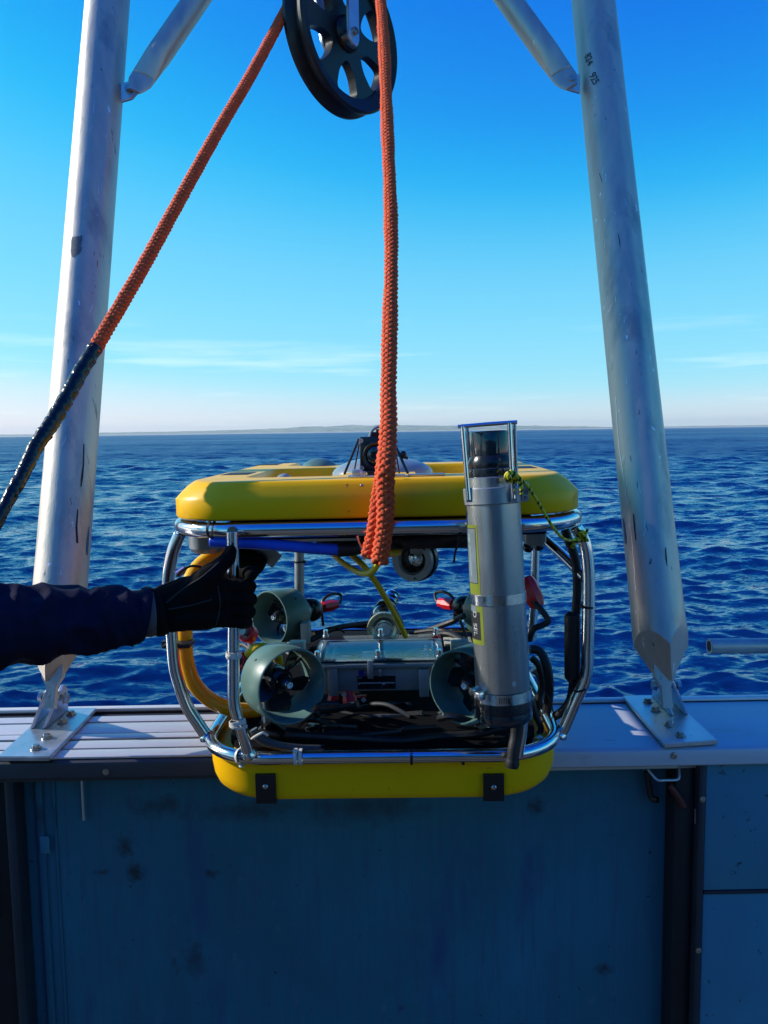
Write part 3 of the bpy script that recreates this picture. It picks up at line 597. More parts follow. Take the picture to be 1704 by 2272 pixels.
# marker writing on the right leg
def on_leg(bot, top, px, py):
    """nearest surface point of a leg tube along the camera ray"""
    ax = (top - bot).normalized(); d = ray(px, py).normalized(); w = EYE - bot
    dp = d - ax * d.dot(ax); wp = w - ax * w.dot(ax)
    A, B, C = dp.dot(dp), 2 * dp.dot(wp), wp.dot(wp) - (LEGR + 0.0006) ** 2
    t = (-B - math.sqrt(max(0, B * B - 4 * A * C))) / (2 * A); p = EYE + d * t
    nn = (p - bot); nn = (nn - ax * nn.dot(ax)).normalized(); return p, nn
for s_, px, py in (('824', 1306, 132), ('925', 1318, 175)):
    p, nn = on_leg(R_BOT, R_TOP, px, py); tb = text_bm(s_, 0.021)
    tv = (at(px + 9, py + 17, p.y) - at(px, py, p.y)); tv = (tv - nn * tv.dot(nn)).normalized(); sv = nn.cross(tv)
    for v in tb.verts: v.co = p + tv * v.co.x * 1.0 + sv * v.co.y + nn * (0.0012 - (v.co.y ** 2) * 12)
    obj('marker_writing', tb, INK, af, 0)
# worn dark patches on the legs (tape remains)
def leg_patch(bot, top, pxs, name, m, thick=0.0006):
    bm = new(); row = []
    for (pa, pb) in pxs:
        row.append([bm.verts.new(on_leg(bot, top, pa[0] + (pb[0] - pa[0]) * t, pa[1] + (pb[1] - pa[1]) * t)[0]) for t in (0, 0.25, 0.5, 0.75, 1)])
    for a, b in zip(row[:-1], row[1:]):
        for k in range(4): bm.faces.new((a[k], a[k + 1], b[k + 1], b[k]))
    return obj(name, bm, m, af, 180)
TAPEM = mat('tape_remains', (0.13, 0.14, 0.15), 0.6, 0.1, 0.4, 120, spots=[((0.5, 0.5, 0.5), 150, 0.60, 0.05)])
leg_patch(L_BOT, L_TOP, [((160, 526), (182, 522)), ((158, 534), (183, 531)), ((158, 545), (180, 540)), ((157, 556), (182, 551)), ((158, 562), (180, 558)), ((159, 571), (176, 563))], 'tape_scrap', TAPEM)

BLUEP = mat('blue_paint_scrape', (0.03, 0.14, 0.26), 0.5, 0, 0.3, 90)
leg_patch(L_BOT, L_TOP, [((198, 1168), (199.2, 1168)), ((196, 1178), (198.8, 1178)), ((193.5, 1192), (198, 1192)), ((192, 1208), (197, 1208)), ((191.5, 1222), (196, 1222)), ((193, 1232), (195, 1232))], 'paint_scrape', BLUEP)
leg_patch(R_BOT, R_TOP, [((1381.5, 1150), (1383, 1150)), ((1382, 1162), (1386, 1162)), ((1383.5, 1176), (1387, 1176)), ((1385, 1192), (1390, 1192)), ((1386.5, 1206), (1389, 1206))], 'paint_scrape', BLUEP)
for bot_, top_, rows_ in ((L_BOT, L_TOP, (((185.5, 985), (187.5, 985)), ((184, 1030), (187, 1030)), ((180, 1060), (184.5, 1060)), ((179, 1080), (181, 1080)))), (L_BOT, L_TOP, (((172, 1130), (174, 1130)), ((168, 1170), (172, 1170)), ((170, 1205), (174, 1205)))), (R_BOT, R_TOP, (((1404, 1140), (1406, 1140)), ((1406, 1165), (1409, 1165)), ((1409, 1198), (1411, 1198)))), (R_BOT, R_TOP, (((1476, 1215), (1478, 1215)), ((1477, 1240), (1480, 1240)), ((1480, 1255), (1481, 1255)))), (R_BOT, R_TOP, (((1371, 520), (1372, 520)), ((1374, 535), (1376, 535)), ((1375, 548), (1376, 548))))):
    leg_patch(bot_, top_, rows_, 'scuff_mark', INK)

SCR = mat('bright_scratch', (0.85, 0.85, 0.84), 0.35, 0.5)
def scratch(bot, top, pts, w):
    leg_patch(bot, top, [((x_ - w / 2, y_), (x_ + w / 2, y_)) for x_, y_ in pts], 'scratch_mark', SCR)
scratch(R_BOT, R_TOP, [(1366, 880), (1369, 940), (1374, 1000), (1382, 1050), (1387, 1088), (1393, 1120)], 1.3)
scratch(R_BOT, R_TOP, [(1397, 1150), (1402, 1200), (1407, 1260), (1410, 1310)], 1.2)
sr_ = random.Random(3)
for k in range(26):
    if k % 3: b_, t_, xa, ya = R_BOT, R_TOP, sr_.uniform(0.12, 0.5), sr_.uniform(330, 1180)
    else: b_, t_, xa, ya = L_BOT, L_TOP, sr_.uniform(0.2, 0.8), sr_.uniform(200, 1200)
    l0, l1 = ((1270, 1362), (1395, 1508)) if b_ is R_BOT else ((192, 286), (78, 192)); f_ = ya / 1290
    x0_ = l0[0] + (l1[0] - l0[0]) * f_; x1_ = l0[1] + (l1[1] - l0[1]) * f_; px_ = x0_ + (x1_ - x0_) * xa; L_ = sr_.uniform(6, 22); sl2 = sr_.uniform(-0.5, 0.3)
    leg_patch(b_, t_, [((px_ + sl2 * t - 0.5, ya + t), (px_ + sl2 * t + 0.6, ya + t)) for t in (0, L_ * 0.5, L_)], 'scratch_mark' if k % 4 else 'scuff_mark', SCR if k % 4 else INK)

# ================================================================== SHEAVE
def build_sheave():
    C0 = at(560 + 838 / 4.1475, 328 / 4.1475, 1.96); view = (EYE - C0).normalized()
    right = CM3 @ Vector((1, 0, 0)); upc = CM3 @ Vector((0, 1, 0))
    rr = (right - view * right.dot(view)).normalized(); uu = view.cross(rr) * 1.0
    if uu.dot(upc) < 0: uu = -uu
    th = R(55.0); ax = (math.sin(th) * (rr * math.cos(R(20)) + uu * math.sin(R(20))) + math.cos(th) * view).normalized()
    Rw = 797 / 4.1475 * (C0 - EYE).length / math.hypot(FPX, 1136 - 80) * 0.868
    root = empty('pulley_sheave', C0, 'large black spoked pulley wheel at the top of the picture, orange rope over it', 'pulley')
    M = frame(ax, uu); DC = -(CMI @ (C0 - EYE)).z
    bm = new()   # rim with a rope groove
    w = 0.030
    lathe(bm, [(Rw * 0.80, -w * 0.55), (Rw * 0.97, -w), (Rw, -w * 0.85), (Rw, -w * 0.6), (Rw * 0.89, -w * 0.12), (Rw * 0.89, w * 0.12), (Rw, w * 0.6), (Rw, w * 0.85), (Rw * 0.97, w), (Rw * 0.80, w * 0.55)], C0, ax, 96, close=True)
    obj('rim', bm, SHEAVE, root, 40)
    # web disc with six teardrop windows, cut through
    web = new(); lathe(web, [(0.0, -0.011), (Rw * 0.83, -0.011), (Rw * 0.83, 0.011), (0, 0.011)], C0, ax, 72)
    cut = new()
    for k in range(6):
        a0 = R(60 * k + 8); pts = []
        for t in range(36):                     # rounded sector, narrow towards the hub
            u = 2 * math.pi * t / 36; cu, su = math.cos(u), math.sin(u)
            rad = Rw * (0.57 + 0.225 * math.copysign(abs(cu) ** 0.75, cu)); wdt = Rw * (0.175 + 0.095 * cu) * math.copysign(abs(su) ** 0.8, su)
            pts.append(C0 + M @ Vector((rad * math.cos(a0) - wdt * math.sin(a0), rad * math.sin(a0) + wdt * math.cos(a0), -0.05)))
        prism(cut, pts, ax * 0.1)
    obj('spoked_web', boolean(web, cut), SHEAVE, root, 40)
    bm = new(); lathe(bm, [(0, -0.026), (0.030, -0.026), (0.035, -0.020), (0.040, 0.014), (0.034, 0.022), (0, 0.022)], C0, ax, 40); obj('hub', bm, SHEAVE, root, 35)
    # two hanging cheek plates
    for off, pa, pb, wd in ((0.050, (560 + 915 / 4.1475, 340 / 4.1475), (560 + 905 / 4.1475, -110), 0.0185), (-0.050, None, None, 0.020)):
        if pa: p = atd(*pa, DC - 0.055); q = atd(*pb, DC - 0.01)
        else: p = C0 - ax * 0.055; q = p + (at(735, -110, 1.98) - at(760, 60, 1.96))
        d = (q - p).normalized(); fx = (ax - d * ax.dot(d)).normalized(); sx = d.cross(fx)
        poly = [p + sx * wd * math.cos(R(a)) + d * wd * 1.25 * math.sin(R(a)) - d * 0.0 for a in range(180, 361, 15)] + [q + sx * wd, q - sx * wd]
        bm = new(); prism(bm, poly, fx * 0.007); bmesh.ops.bevel(bm, geom=bm.edges[:], offset=0.0012, segments=1, affect='EDGES')
        ck = obj('cheek_plate', bm, PLATE, root, 30)
        if pa:
            pb_ = p + d * 0.010 + fx * 0.0; fdir = fx if fx.dot(view) > 0 else -fx
            bm = new(); lathe(bm, [(0, -0.03), (0.009, -0.03), (0.009, 0.008), (0.0065, 0.008), (0.006, 0.004), (0, 0.004)], pb_ + fdir * 0.006, fdir, 20); obj('axle_end', bm, BOLT, root, 30)
    bm = new(); tube(bm, [C0 - ax * 0.06, C0 + ax * 0.034], 0.010, 16); obj('axle', bm, BOLT, root)
    return C0, ax, Rw
SH_C, SH_AX, SH_R = build_sheave()

# ================================================================== TETHER (braided rope round a cable)
teth = empty('tether_line', at(846, 600, 1.4), 'orange braided rope running from the yellow vehicle over the pulley, black taped at left', 'rope')
def resample(P, step):
    P = [Vector(p) for p in P]; out = [P[0].copy()]; acc = 0
    for a, b in zip(P[:-1], P[1:]):
        L = (b - a).length
        if L < 1e-9: continue
        d = (b - a) / L; pos = step - acc
        while pos <= L:
            out.append(a + d * pos); pos += step
        acc = (acc + L) % step if L + acc >= step else acc + L
    return out
def braid(bm, path, r, lead=0.05, n=6, sr=0.0033, step=0.0021, loosen=None, sides=6):
    P = resample(path, step); T, F = frames_along(P); s = 0.0
    for dirn in (1, -1):
        for k in range(n):
            pts = []; rad = []
            for i, p in enumerate(P):
                t = i * step; ph = 2 * math.pi * (dirn * t / lead + k / n); u, v = F[i]
                w = dirn * math.cos(2 * math.pi * t / lead * n)
                lo = loosen(i / len(P)) if loosen else 1.0
                jit = 0.10 * noise.noise(Vector((t * 60, k * 3.1, dirn * 5.0)))
                rr = (r * lo - sr * 0.85) * (1 + jit) + 0.0023 * w
                pts.append(p + (u * math.cos(ph) + v * math.sin(ph)) * rr); rad.append(sr * lo ** 0.5 * (1 + 0.8 * jit))
            tube(bm, pts, rad, sides)
    return bm
def line3(p, q, n=40, sag=0.0, side=Vector((0, 0, 0))):
    p, q = Vector(p), Vector(q)
    return [p.lerp(q, t / n) + Vector((0, 0, -sag * 4 * (t / n) * (1 - t / n))) + side * (4 * (t / n) * (1 - t / n)) for t in range(n + 1)]
# photo positions along the right-hand run: (px, py, distance)
right_run = [(838, -70), (844, -10), (849, 60), (853, 120), (856, 200), (860, 300), (865, 420), (868, 540), (867, 640), (864, 760), (862, 860), (862, 930), (860, 985), (857, 1040), (855, 1085), (856, 1130), (852, 1180), (846, 1220), (842, 1248)]
def depth_right(py): return 1.0 / (1 / 1.76 + (1 / 1.105 - 1 / 1.76) * min(1, max(-0.05, py / 1040)))
pr = spl([at(x, y, depth_right(y)) for x, y in right_run], 8)
bm = new()
def loos(t): return 1.0 + 0.16 * max(0, (t - 0.66)) / 0.34 + 0.05 * math.sin(t * 37)
braid(bm, pr, 0.0098, 0.046, 5, 0.0037, 0.0018, loos)
obj('braided_sleeve', bm, ROPE, teth, 180, kind='stuff')
bm = new(); tube(bm, pr[::3], 0.0072, 8); obj('rope_core', bm, mat('rope_core', (0.20, 0.035, 0.012), 0.9), teth)
# second strand folded back behind the first (the eye of the rope)
p2 = spl([at(x, y, 1.118) for x, y in ((852, 1010), (846, 1060), (838, 1110), (833, 1150), (827, 1190), (819, 1222), (815, 1236))], 10)
bm = new(); braid(bm, p2, 0.0088, 0.046, 5, 0.0035, 0.0018); tube(bm, p2[::3], 0.0066, 8); obj('folded_strand', bm, ROPE, teth, 180, kind='stuff')
# over the sheave and down to the left
left_run = [(668, -40), (646, 0), (560, 161), (494, 273), (405, 432), (319, 589), (260, 690), (206, 782)]
def depth_left(py): return 1.0 / (1 / 1.90 + (1 / 1.27 - 1 / 1.90) * py / 770)
pl = spl([at(x, y, depth_left(y)) for x, y in left_run], 8)
bm = new(); braid(bm, pl, 0.0098, 0.046, 5, 0.0037, 0.0018); obj('braided_sleeve', bm, ROPE, teth, 180, kind='stuff')
bm = new(); tube(bm, pl[::3], 0.0072, 8); obj('rope_core', bm, MATS['rope_core'], teth)
# crown of the rope over the groove, out of the frame
cr_pts = [pl[0]]; 
top_c = SH_C + Vector((0, 0, SH_R * 0.95))
bm = new(); pcrown = spl([pl[0], at(690, -150, 1.92), top_c + Vector((-0.03, 0, 0.0)), at(815, -160, 1.86), pr[0]], 10); braid(bm, pcrown, 0.0098, 0.046, 5, 0.0037, 0.003); obj('braided_sleeve', bm, ROPE, teth, 180, kind='stuff')
# black tape wrap: overlapping turns
tp = resample(spl([at(x, y, depth_left(y)) for x, y in ((211, 772), (180, 823), (154, 871), (119, 931), (78, 994), (50, 1052), (17, 1112), (2, 1141), (-16, 1178))], 8), 0.0016)
rad = []
for i, p in enumerate(tp):
    t = i / len(tp); base = 0.0108 - 0.0028 * max(0, (t - 0.55) / 0.45)
    turn = (i * 0.0016 / 0.021) % 1.0; rad.append(base * (1 + (0.13 if t < 0.6 else 0.05) * (1 - turn) + 0.05 * noise.noise(Vector((i * 0.09, 2, 0)))))
bm = new(); tube(bm, tp, rad, 14)
for v in bm.verts: v.co += Vector((noise.noise(v.co * 130), noise.noise(v.co * 130 + Vector((9, 0, 0))), noise.noise(v.co * 130 + Vector((0, 9, 0))))) * 0.0011
obj('tape_wrap', bm, TAPE, teth, 50)
bm = new(); tube(bm, [at(4, 1137, depth_left(1137)), at(-14, 1174, depth_left(1174)), at(-90, 1320, 1.0), at(-300, 1600, 0.9)], 0.0062, 12); obj('yellow_cable', bm, CABLE, teth)
# yellow cable below the rope end, looping into the vehicle
bm = new(); tube(bm, spl([at(842, 1240, 1.112), at(836, 1254, 1.115), at(826, 1268, 1.13), at(812, 1273, 1.16), at(792, 1268, 1.20), at(762, 1250, 1.25), at(738, 1228, 1.30), at(722, 1204, 1.34)], 8), 0.0046, 10); obj('yellow_cable', bm, CABLE, teth)
bm = new(); tube(bm, spl([at(768, 1222, 1.30), at(790, 1240, 1.29), at(812, 1262, 1.28), at(838, 1298, 1.30), at(862, 1338, 1.34), at(884, 1378, 1.40), at(900, 1412, 1.45)], 8), 0.0050, 10); obj('yellow_cable', bm, CABLE, teth)


# ================================================================== UNDERWATER VEHICLE
rov = empty('underwater_vehicle', OR_, 'yellow and silver tube framed underwater vehicle resting across the cap rail, green thrusters inside', 'underwater vehicle')
XC = OR_.x
def MX(p): return Vector((2 * XC - p.x, p.y, p.z))
ZU = V(834, 1171, 1.15).z; ZL = V(834, 1679, 1.15).z
XU = (V(1283, 1162, 1.27).x - V(392, 1176, 1.27).x) / 2
XL_ = (V(1246, 1625, 1.25).x - V(461, 1630, 1.25).x) / 2
YF, YB = 1.15, 1.90
print('rov half widths', XU, XL_, 'ZU', ZU, 'ZL', ZL)
def rrect(hw, y0, y1, rad, z, n=8, xc=None):
    xc = XC if xc is None else xc; out = []
    for cx, cy, a0 in ((xc + hw - rad, y1 - rad, 0), (xc - hw + rad, y1 - rad, 90), (xc - hw + rad, y0 + rad, 180), (xc + hw - rad, y0 + rad, 270)):
        for k in range(n + 1):
            a = R(a0 + 90 * k / n); out.append(Vector((cx + rad * math.cos(a), cy + rad * math.sin(a), z)))
    return out
def loft(bm, rings, cap=True):
    rs = [[bm.verts.new(p) for p in r] for r in rings]
    for a, b in zip(rs[:-1], rs[1:]):
        for k in range(len(a)): bm.faces.new((a[k], a[(k + 1) % len(a)], b[(k + 1) % len(a)], b[k]))
    if cap: bm.faces.new(rs[0][::-1]); bm.faces.new(rs[-1])
    return bm
TR = 0.0118
bm = new(); tube(bm, rrect(XU - TR, YF, YB, 0.115, ZU, 10), TR, 20, closed=True); obj('upper_frame_ring', bm, STEEL, rov, 180)
bm = new(); tube(bm, rrect(XL_ - 0.0105, YF, YB, 0.10, ZL, 10), 0.0100, 20, closed=True); obj('lower_frame_ring', bm, STEEL, rov, 180)
# --- yellow float block with wells
ZFB, ZFT = V(834, 1149, 1.15).z, V(834, 1061, 1.17).z; FH = ZFT - ZFB
XF = (V(1266, 1110, 1.27).x - V(402, 1128, 1.27).x) / 2
lv = [(0.005, 0.004, 0.0), (0.001, 0.001, 0.03), (0, 0, 0.07), (0, 0, 0.52), (0.005, 0.0015, 0.62), (0.018, 0.0055, 0.85), (0.0265, 0.0085, 0.955), (0.030, 0.0110, 0.99), (0.034, 0.0145, 1.0)]
bm = new(); loft(bm, [rrect(XF - i, YF - 0.004 + j, YB - 0.02 - j, 0.095 - j * 0.5, ZFB + f * FH, 12) for i, j, f in lv])
def wellY(py): return Vz(700, py, ZFT).y
wells = [(-0.205, -0.060, wellY(1056.5), wellY(1039)), (0.066, 0.215, wellY(1056.5), wellY(1035.5)), (-0.200, -0.05, wellY(1032.5), wellY(1023.5)), (0.05, 0.205, wellY(1031.5), wellY(1023))]
for x0, x1, y0, y1 in wells:
    cut = new(); loft(cut, [rrect((x1 - x0) / 2 + d, y0 - d, y1 + d, 0.03, z, 6, XC + (x0 + x1) / 2) for z, d in ((ZFT - 0.055, -0.004), (ZFT - 0.006, 0.0), (ZFT + 0.002, 0.006), (ZFT + 0.03, 0.006))])
    bm = boolean(bm, cut)
obj('float_block', bm, YEL, rov, 40)
# black pads let into the top
for s in (-1, 1):
    for (a, b, c, d) in (((455, 1055), (512, 1055), (538, 1049), (483, 1049)), ((543, 1034), (597, 1032), (607, 1028.5), (566, 1029))):
        P = [Vz(px, py, ZFT) for px, py in (a, b, c, d)]
        x0, x1 = min(p.x for p in P), max(p.x for p in P); y0, y1 = min(p.y for p in P), max(p.y for p in P)
        xm = (x0 + x1) / 2 + (0.026 if y0 < 1.4 else 0.02); xm = xm if s < 0 else 2 * XC - xm
        bm = new(); box(bm, (xm, (y0 + y1) / 2, ZFT - 0.0018), (min(0.048, x1 - x0), (y1 - y0) * 0.75, 0.005), None, 0.001); obj('black_pad', bm, BLK, rov, 30)
# pale dome in the middle, green vertical thruster caps in the wells
dc = Vector((XC + 0.006, wellY(1047), ZFT - 0.006))
bm = new(); lathe(bm, [(0.088 * math.cos(R(a)), 0.030 * math.sin(R(a))) for a in range(0, 90, 9)] + [(0, 0.030)], dc, (0, 0, 1), 48); obj('top_dome', bm, DOME, rov, 180)
vt = Vz(709, 1033, ZFT); vt.z = ZFT - 0.03
bm = new(); lathe(bm, [(0.043 * math.cos(R(a)), 0.012 + 0.034 * math.sin(R(a))) for a in range(0, 90, 9)] + [(0, 0.046)], vt, (0, 0, 1), 36); lathe(bm, [(0.043, -0.03), (0.043, 0.012)], vt, (0, 0, 1), 36); obj('vertical_thruster_cap', bm, GRN, rov, 180)
bm = new(); q = Vz(630, 1056, ZFT); q.z = ZFT - 0.045; lathe(bm, [(0.014 * math.cos(R(a)), 0.035 + 0.014 * math.sin(R(a))) for a in range(0, 90, 15)] + [(0, 0.049)], q, (0, 0, 1), 24); lathe(bm, [(0.014, 0), (0.014, 0.035)], q, (0, 0, 1), 24); obj('well_stub', bm, DOME, rov, 180)
# chips and a rivet in the front of the float
bm = new(); ball(bm, V(803, 1077, YF - 0.001), 0.0022, None, (1.3, 0.4, 0.8)); obj('float_rivet', bm, BOLT, rov)
# --- camera on top
YC = 1.205
camr = new(); a, b = V(797, 969, YC), V(872, 1047, YC); cc = (a + b) / 2
box(camr, cc + Vector((0, 0.014, 0)), (b.x - a.x, 0.028, a.z - b.z), None, 0.003); camo = obj('camera_housing', camr, BLKG, rov, 30)
bm = new(); lathe(bm, [(0.0165, 0.001), (0.0205, 0.001), (0.0215, 0.004), (0.0195, 0.0055), (0.0165, 0.004)], cc + Vector((0.001, 0, -0.002)), (0, -1, 0), 36, close=True); obj('lens_ring', bm, BLKG, camo)
bm = new(); lathe(bm, [(0, 0.0055)] + [(0.0165 * math.sin(R(a_)), 0.0005 + 0.005 * math.cos(R(a_))) for a_ in range(15, 91, 15)], cc + Vector((0.001, 0, -0.002)), (0, -1, 0), 32); obj('lens_glass', bm, LENS, camo, 180)
for px, py in ((801, 978), (803, 1039), (868, 978), (868, 1039)): bolt('corner_screw', camo, V(px, py, YC - 0.0004), Vector((0, -1, 0)), 0.0022, 0.0012, WHT)
bm = new(); box(bm, V(831, 965, YC + 0.01), (0.011, 0.011, 0.009), None, 0.001); box(bm, V(838, 961, YC + 0.01), (0.005, 0.008, 0.012), None, 0.001); obj('camera_clip', bm, BLKG, camo, 30)
bm = new(); tube(bm, spl([V(820, 972, YC + 0.02), V(824, 958, YC + 0.02), V(834, 949, YC + 0.02), V(850, 946, YC + 0.02), V(866, 952, YC + 0.02), V(872, 970, YC + 0.02)], 6), 0.0022, 8); obj('camera_cable', bm, GREY, camo)
for p, q, r in (((796, 974, 1.21), (764, 1052, 1.19), 0.0019), ((797, 985, 1.23), (786, 1046, 1.24), 0.0012), ((874, 982, 1.21), (905, 1050, 1.19), 0.0021), ((878, 1000, 1.23), (886, 1050, 1.24), 0.0012)):
    bm = new(); tube(bm, [V(*p), V(*q)], r, 8); obj('guard_rod', bm, BLKG, rov)
bm = new(); ball(bm, V(895, 1009, 1.205), 0.0052, None, (1, 1, 1.2)); tube(bm, [V(886, 1011, 1.205), V(905, 1017, 1.205)], 0.0022, 8); obj('black_knob', bm, BLKG, rov)
bm = new(); box(bm, V(793, 1049, 1.19), (0.016, 0.010, 0.010), None, 0.001); box(bm, V(806, 1051, 1.187), (0.008, 0.008, 0.007), None, 0.001); obj('mount_block', bm, PLATE, rov, 30)
bm = new(); box(bm, V(836, 1056, 1.192), (0.085, 0.022, 0.0035), None, 0.0006); obj('mount_plate', bm, PLATE, rov, 30)
bm = new(); box(bm, V(826, 1050, 1.186), (0.015, 0.004, 0.006), None, 0.0006); obj('mount_tag', bm, BLKG, rov, 30)
bm = new(); box(bm, V(946, 1053, 1.195), (0.055, 0.018, 0.003), None, 0.0006); obj('mount_plate', bm, PLATE, rov, 30)
# --- lower skid float and rubber pads
ZST = V(834, 1690, 1.15).z; SH_ = ZST - SKID_Z
XS = (V(1226, 1720, 1.24).x - V(470, 1720, 1.24).x) / 2
bm = new(); loft(bm, [rrect(XS - i, YF + 0.012 + j, YB - 0.01 - j, 0.085, SKID_Z + f * SH_, 12) for i, j, f in ((0.030, 0.004, 0), (0.018, 0.001, 0.05), (0.0085, 0.0, 0.17), (0.003, 0, 0.36), (0.0005, 0, 0.6), (0, 0, 0.97), (0.002, 0.002, 1.0))]); obj('skid_float', bm, YEL, rov, 40)
for x0, x1, y0, y1 in ((566, 613, 1719, 1780), (1071, 1117, 1713, 1778)):
    a, b = V(x0, y0, YF + 0.012), V(x1, y1, YF + 0.012); bm = new()
    xs = [a.x, b.x]; prof = [(YF + 0.012, a.z), (YF + 0.006, a.z), (YF + 0.006, SKID_Z + 0.003), (YF + 0.009, SKID_Z - 0.0035), (YF + 0.06, SKID_Z - 0.0035), (YF + 0.06, SKID_Z + 0.0005), (YF + 0.014, SKID_Z + 0.0005), (YF + 0.0125, SKID_Z + 0.004)]
    prism(bm, [(a.x, y, z) for y, z in prof], Vector((b.x - a.x, 0, 0))); pd = obj('rubber_pad', bm, BLK, rov, 30)
    m_ = Vector(((a.x + b.x) / 2, YF + 0.0058, a.z + (b.z - a.z) * 0.42)); bm = new(); lathe(bm, [(0, 0.002), (0.0025, 0.002), (0.004, 0.0008), (0.004, -0.001)], m_, (0, -1, 0), 16); obj('pad_screw', bm, BOLT, pd)
bm = new(); loft(bm, [rrect(XS - 0.03, YF + 0.03, YB - 0.03, 0.07, z, 6) for z in (ZST + 0.0005, ZST + 0.012)]); obj('chassis_tray', bm, BLKM, rov, 30)
# --- side uprights
for pts, Y0 in (([(399, 1184), (384, 1222), (374, 1275), (374, 1330), (381, 1408), (386, 1470), (395, 1510), (415, 1566), (440, 1606), (458, 1632)], 1.24),
                ([(1277, 1168), (1297, 1205), (1305, 1260), (1306, 1330), (1304, 1430), (1300, 1500), (1276, 1556), (1255, 1606), (1243, 1628)], 1.24)):
    bm = new(); tube(bm, spl([V(x, y, Y0) for x, y in pts], 8), 0.0098, 16); up = obj('side_upright', bm, STEEL, rov, 180)
    e_ = V(*pts[-1], Y0); e2 = V(*pts[-2], Y0); bm = new(); lathe(bm, [(0.0098, -0.004), (0.0122, -0.001), (0.0126, 0.003), (0.0098, 0.006)], e_, e_ - e2, 18); obj('weld_bead', bm, STEEL, up)
# front handle tubes (left one is held)
YH = 1.128
hp = spl([V(516, 1180, YH), V(517, 1260, YH), V(518, 1380, YH), V(518, 1500, YH), V(520, 1560, YH), V(533, 1612, YH + 0.002), V(552, 1672, YH + 0.012)], 8)
bm = new(); tube(bm, hp, 0.0085, 18); tube(bm, [V(516, 1180, YH), V(516, 1179, YH + 0.03)], 0.008, 12); hl = obj('front_handle', bm, STEEL, rov, 60)
bm = new(); lathe(bm, [(0.0085, -0.004), (0.0112, 0), (0.0118, 0.004), (0.009, 0.008)], V(551, 1670, YH + 0.012), V(552, 1672, YH + 0.012) - V(545, 1650, YH + 0.006), 18); obj('weld_bead', bm, STEEL, hl)
bm = new(); tube(bm, spl([V(1146, 1200, 1.14), V(1150, 1400, 1.14), V(1158, 1560, 1.14), V(1157, 1620, 1.14), V(1148, 1676, 1.14)], 6), 0.0085, 16); hr = obj('front_handle', bm, STEEL, rov, 60)
# hose end hanging under the cylinder
bm = new(); tube(bm, spl([V(1148, 1580, 1.12), V(1146, 1625, 1.12), V(1140, 1660, 1.115), V(1137, 1690, 1.112)], 6), 0.0088, 14); lathe(bm, [(0, 0.008), (0.009, 0.006), (0.0105, 0), (0.0095, -0.006)], V(1136.5, 1694, 1.112), V(1137, 1690, 1.112) - V(1140, 1660, 1.115), 16); obj('hose_end', bm, BLK, rov, 60)
# inner posts and stays
for pts, r, m_ in (([(664, 1200, 1.72), (664, 1300, 1.72), (668, 1440, 1.72)], 0.0105, GREY), ([(1188, 1205, 1.72), (1186, 1320, 1.72), (1180, 1420, 1.72)], 0.0095, STEEL), ([(1205, 1194, 1.40), (1248, 1232, 1.32), (1299, 1282, 1.247)], 0.0088, STEEL)):
    bm = new(); tube(bm, [V(*p) for p in pts], r, 16); obj('inner_post', bm, m_, rov)
def tie(c, axis, r, w, m_, name='cable_tie', par=None, head=None):
    """zip tie: a flat band round a tube, with its square head"""
    bm = new(); lathe(bm, [(r, -w / 2), (r + 0.0013, -w / 2), (r + 0.0013, w / 2), (r, w / 2)], c, axis, 24, close=True)
    h = Vector(head or (0.4, -1, 0.2)); ax_ = Vector(axis).normalized(); h = (h - ax_ * h.dot(ax_)).normalized()
    box(bm, Vector(c) + h * (r + 0.002), (w * 1.4, w * 1.5, 0.0045), frame(h, ax_), 0.0005)
    return obj(name, bm, m_, par or rov, 40)
tie(V(664, 1246, 1.72), (0, 0, 1), 0.0108, 0.004, BLK, head=(1, -0.3, 0))
tie(V(517, 1450, YH), (0, 0, 1), 0.009, 0.0055, WHT, head=(1, -0.6, 0.1))
tie(V(518, 1455, YH), (0.1, 0, 1), 0.0100, 0.0035, WHT, head=(-0.4, -1, 0.1))
tie(V(525, 1602, YH), (0.18, 0, -1), 0.0096, 0.0055, WHT, head=(1, -0.4, 0.3))
tie(V(527, 1608, YH), (-0.1, 0.1, -1), 0.0108, 0.003, WHT, head=(1, -0.3, 0.3))
tie(V(657, 1679, YF), (1, 0, 0.0), 0.0112, 0.0045, WHT, head=(0, -0.6, 1))
tie(V(668, 1679, YF), (1, 0, 0.03), 0.0108, 0.0045, WHT, head=(0, 1, 0))
tie(V(536, 1678, YF + 0.012), (1, -0.7, 0.25), 0.0115, 0.004, WHT, head=(0.1, -0.4, -1))
tie(V(1195, 1652, YF + 0.045), (1, 0.55, 0.05), 0.0108, 0.0048, WHT, head=(-0.3, -0.5, 1))
tie(V(470, 1174, YF + 0.01), (1, -0.3, 0), 0.0122, 0.0036, BLK, head=(0, 0, -1))
for px in (819, 1020): tie(V(px, 1171, YF), (1, 0, 0), 0.0122, 0.0042, BLK, head=(0, 1, -1))
for px in (913, 1027): tie(V(px, 1679, YF), (1, 0, 0), 0.0106, 0.0040, BLK, head=(0, 1, 0.3))
for py in (1346, 1528): tie(V(1302 if py < 1400 else 1288, py, 1.24), (0.05 if py < 1400 else -0.3, 0, 1), 0.0102, 0.003, BLK, head=(-1, 0.3, 0))
bm = new(); tube(bm, spl([V(1019, 1186, 1.16), V(1017, 1205, 1.16), V(1010, 1225, 1.16), V(1007, 1250, 1.158)], 5), 0.0016, 6); obj('tie_tail', bm, BLK, rov)
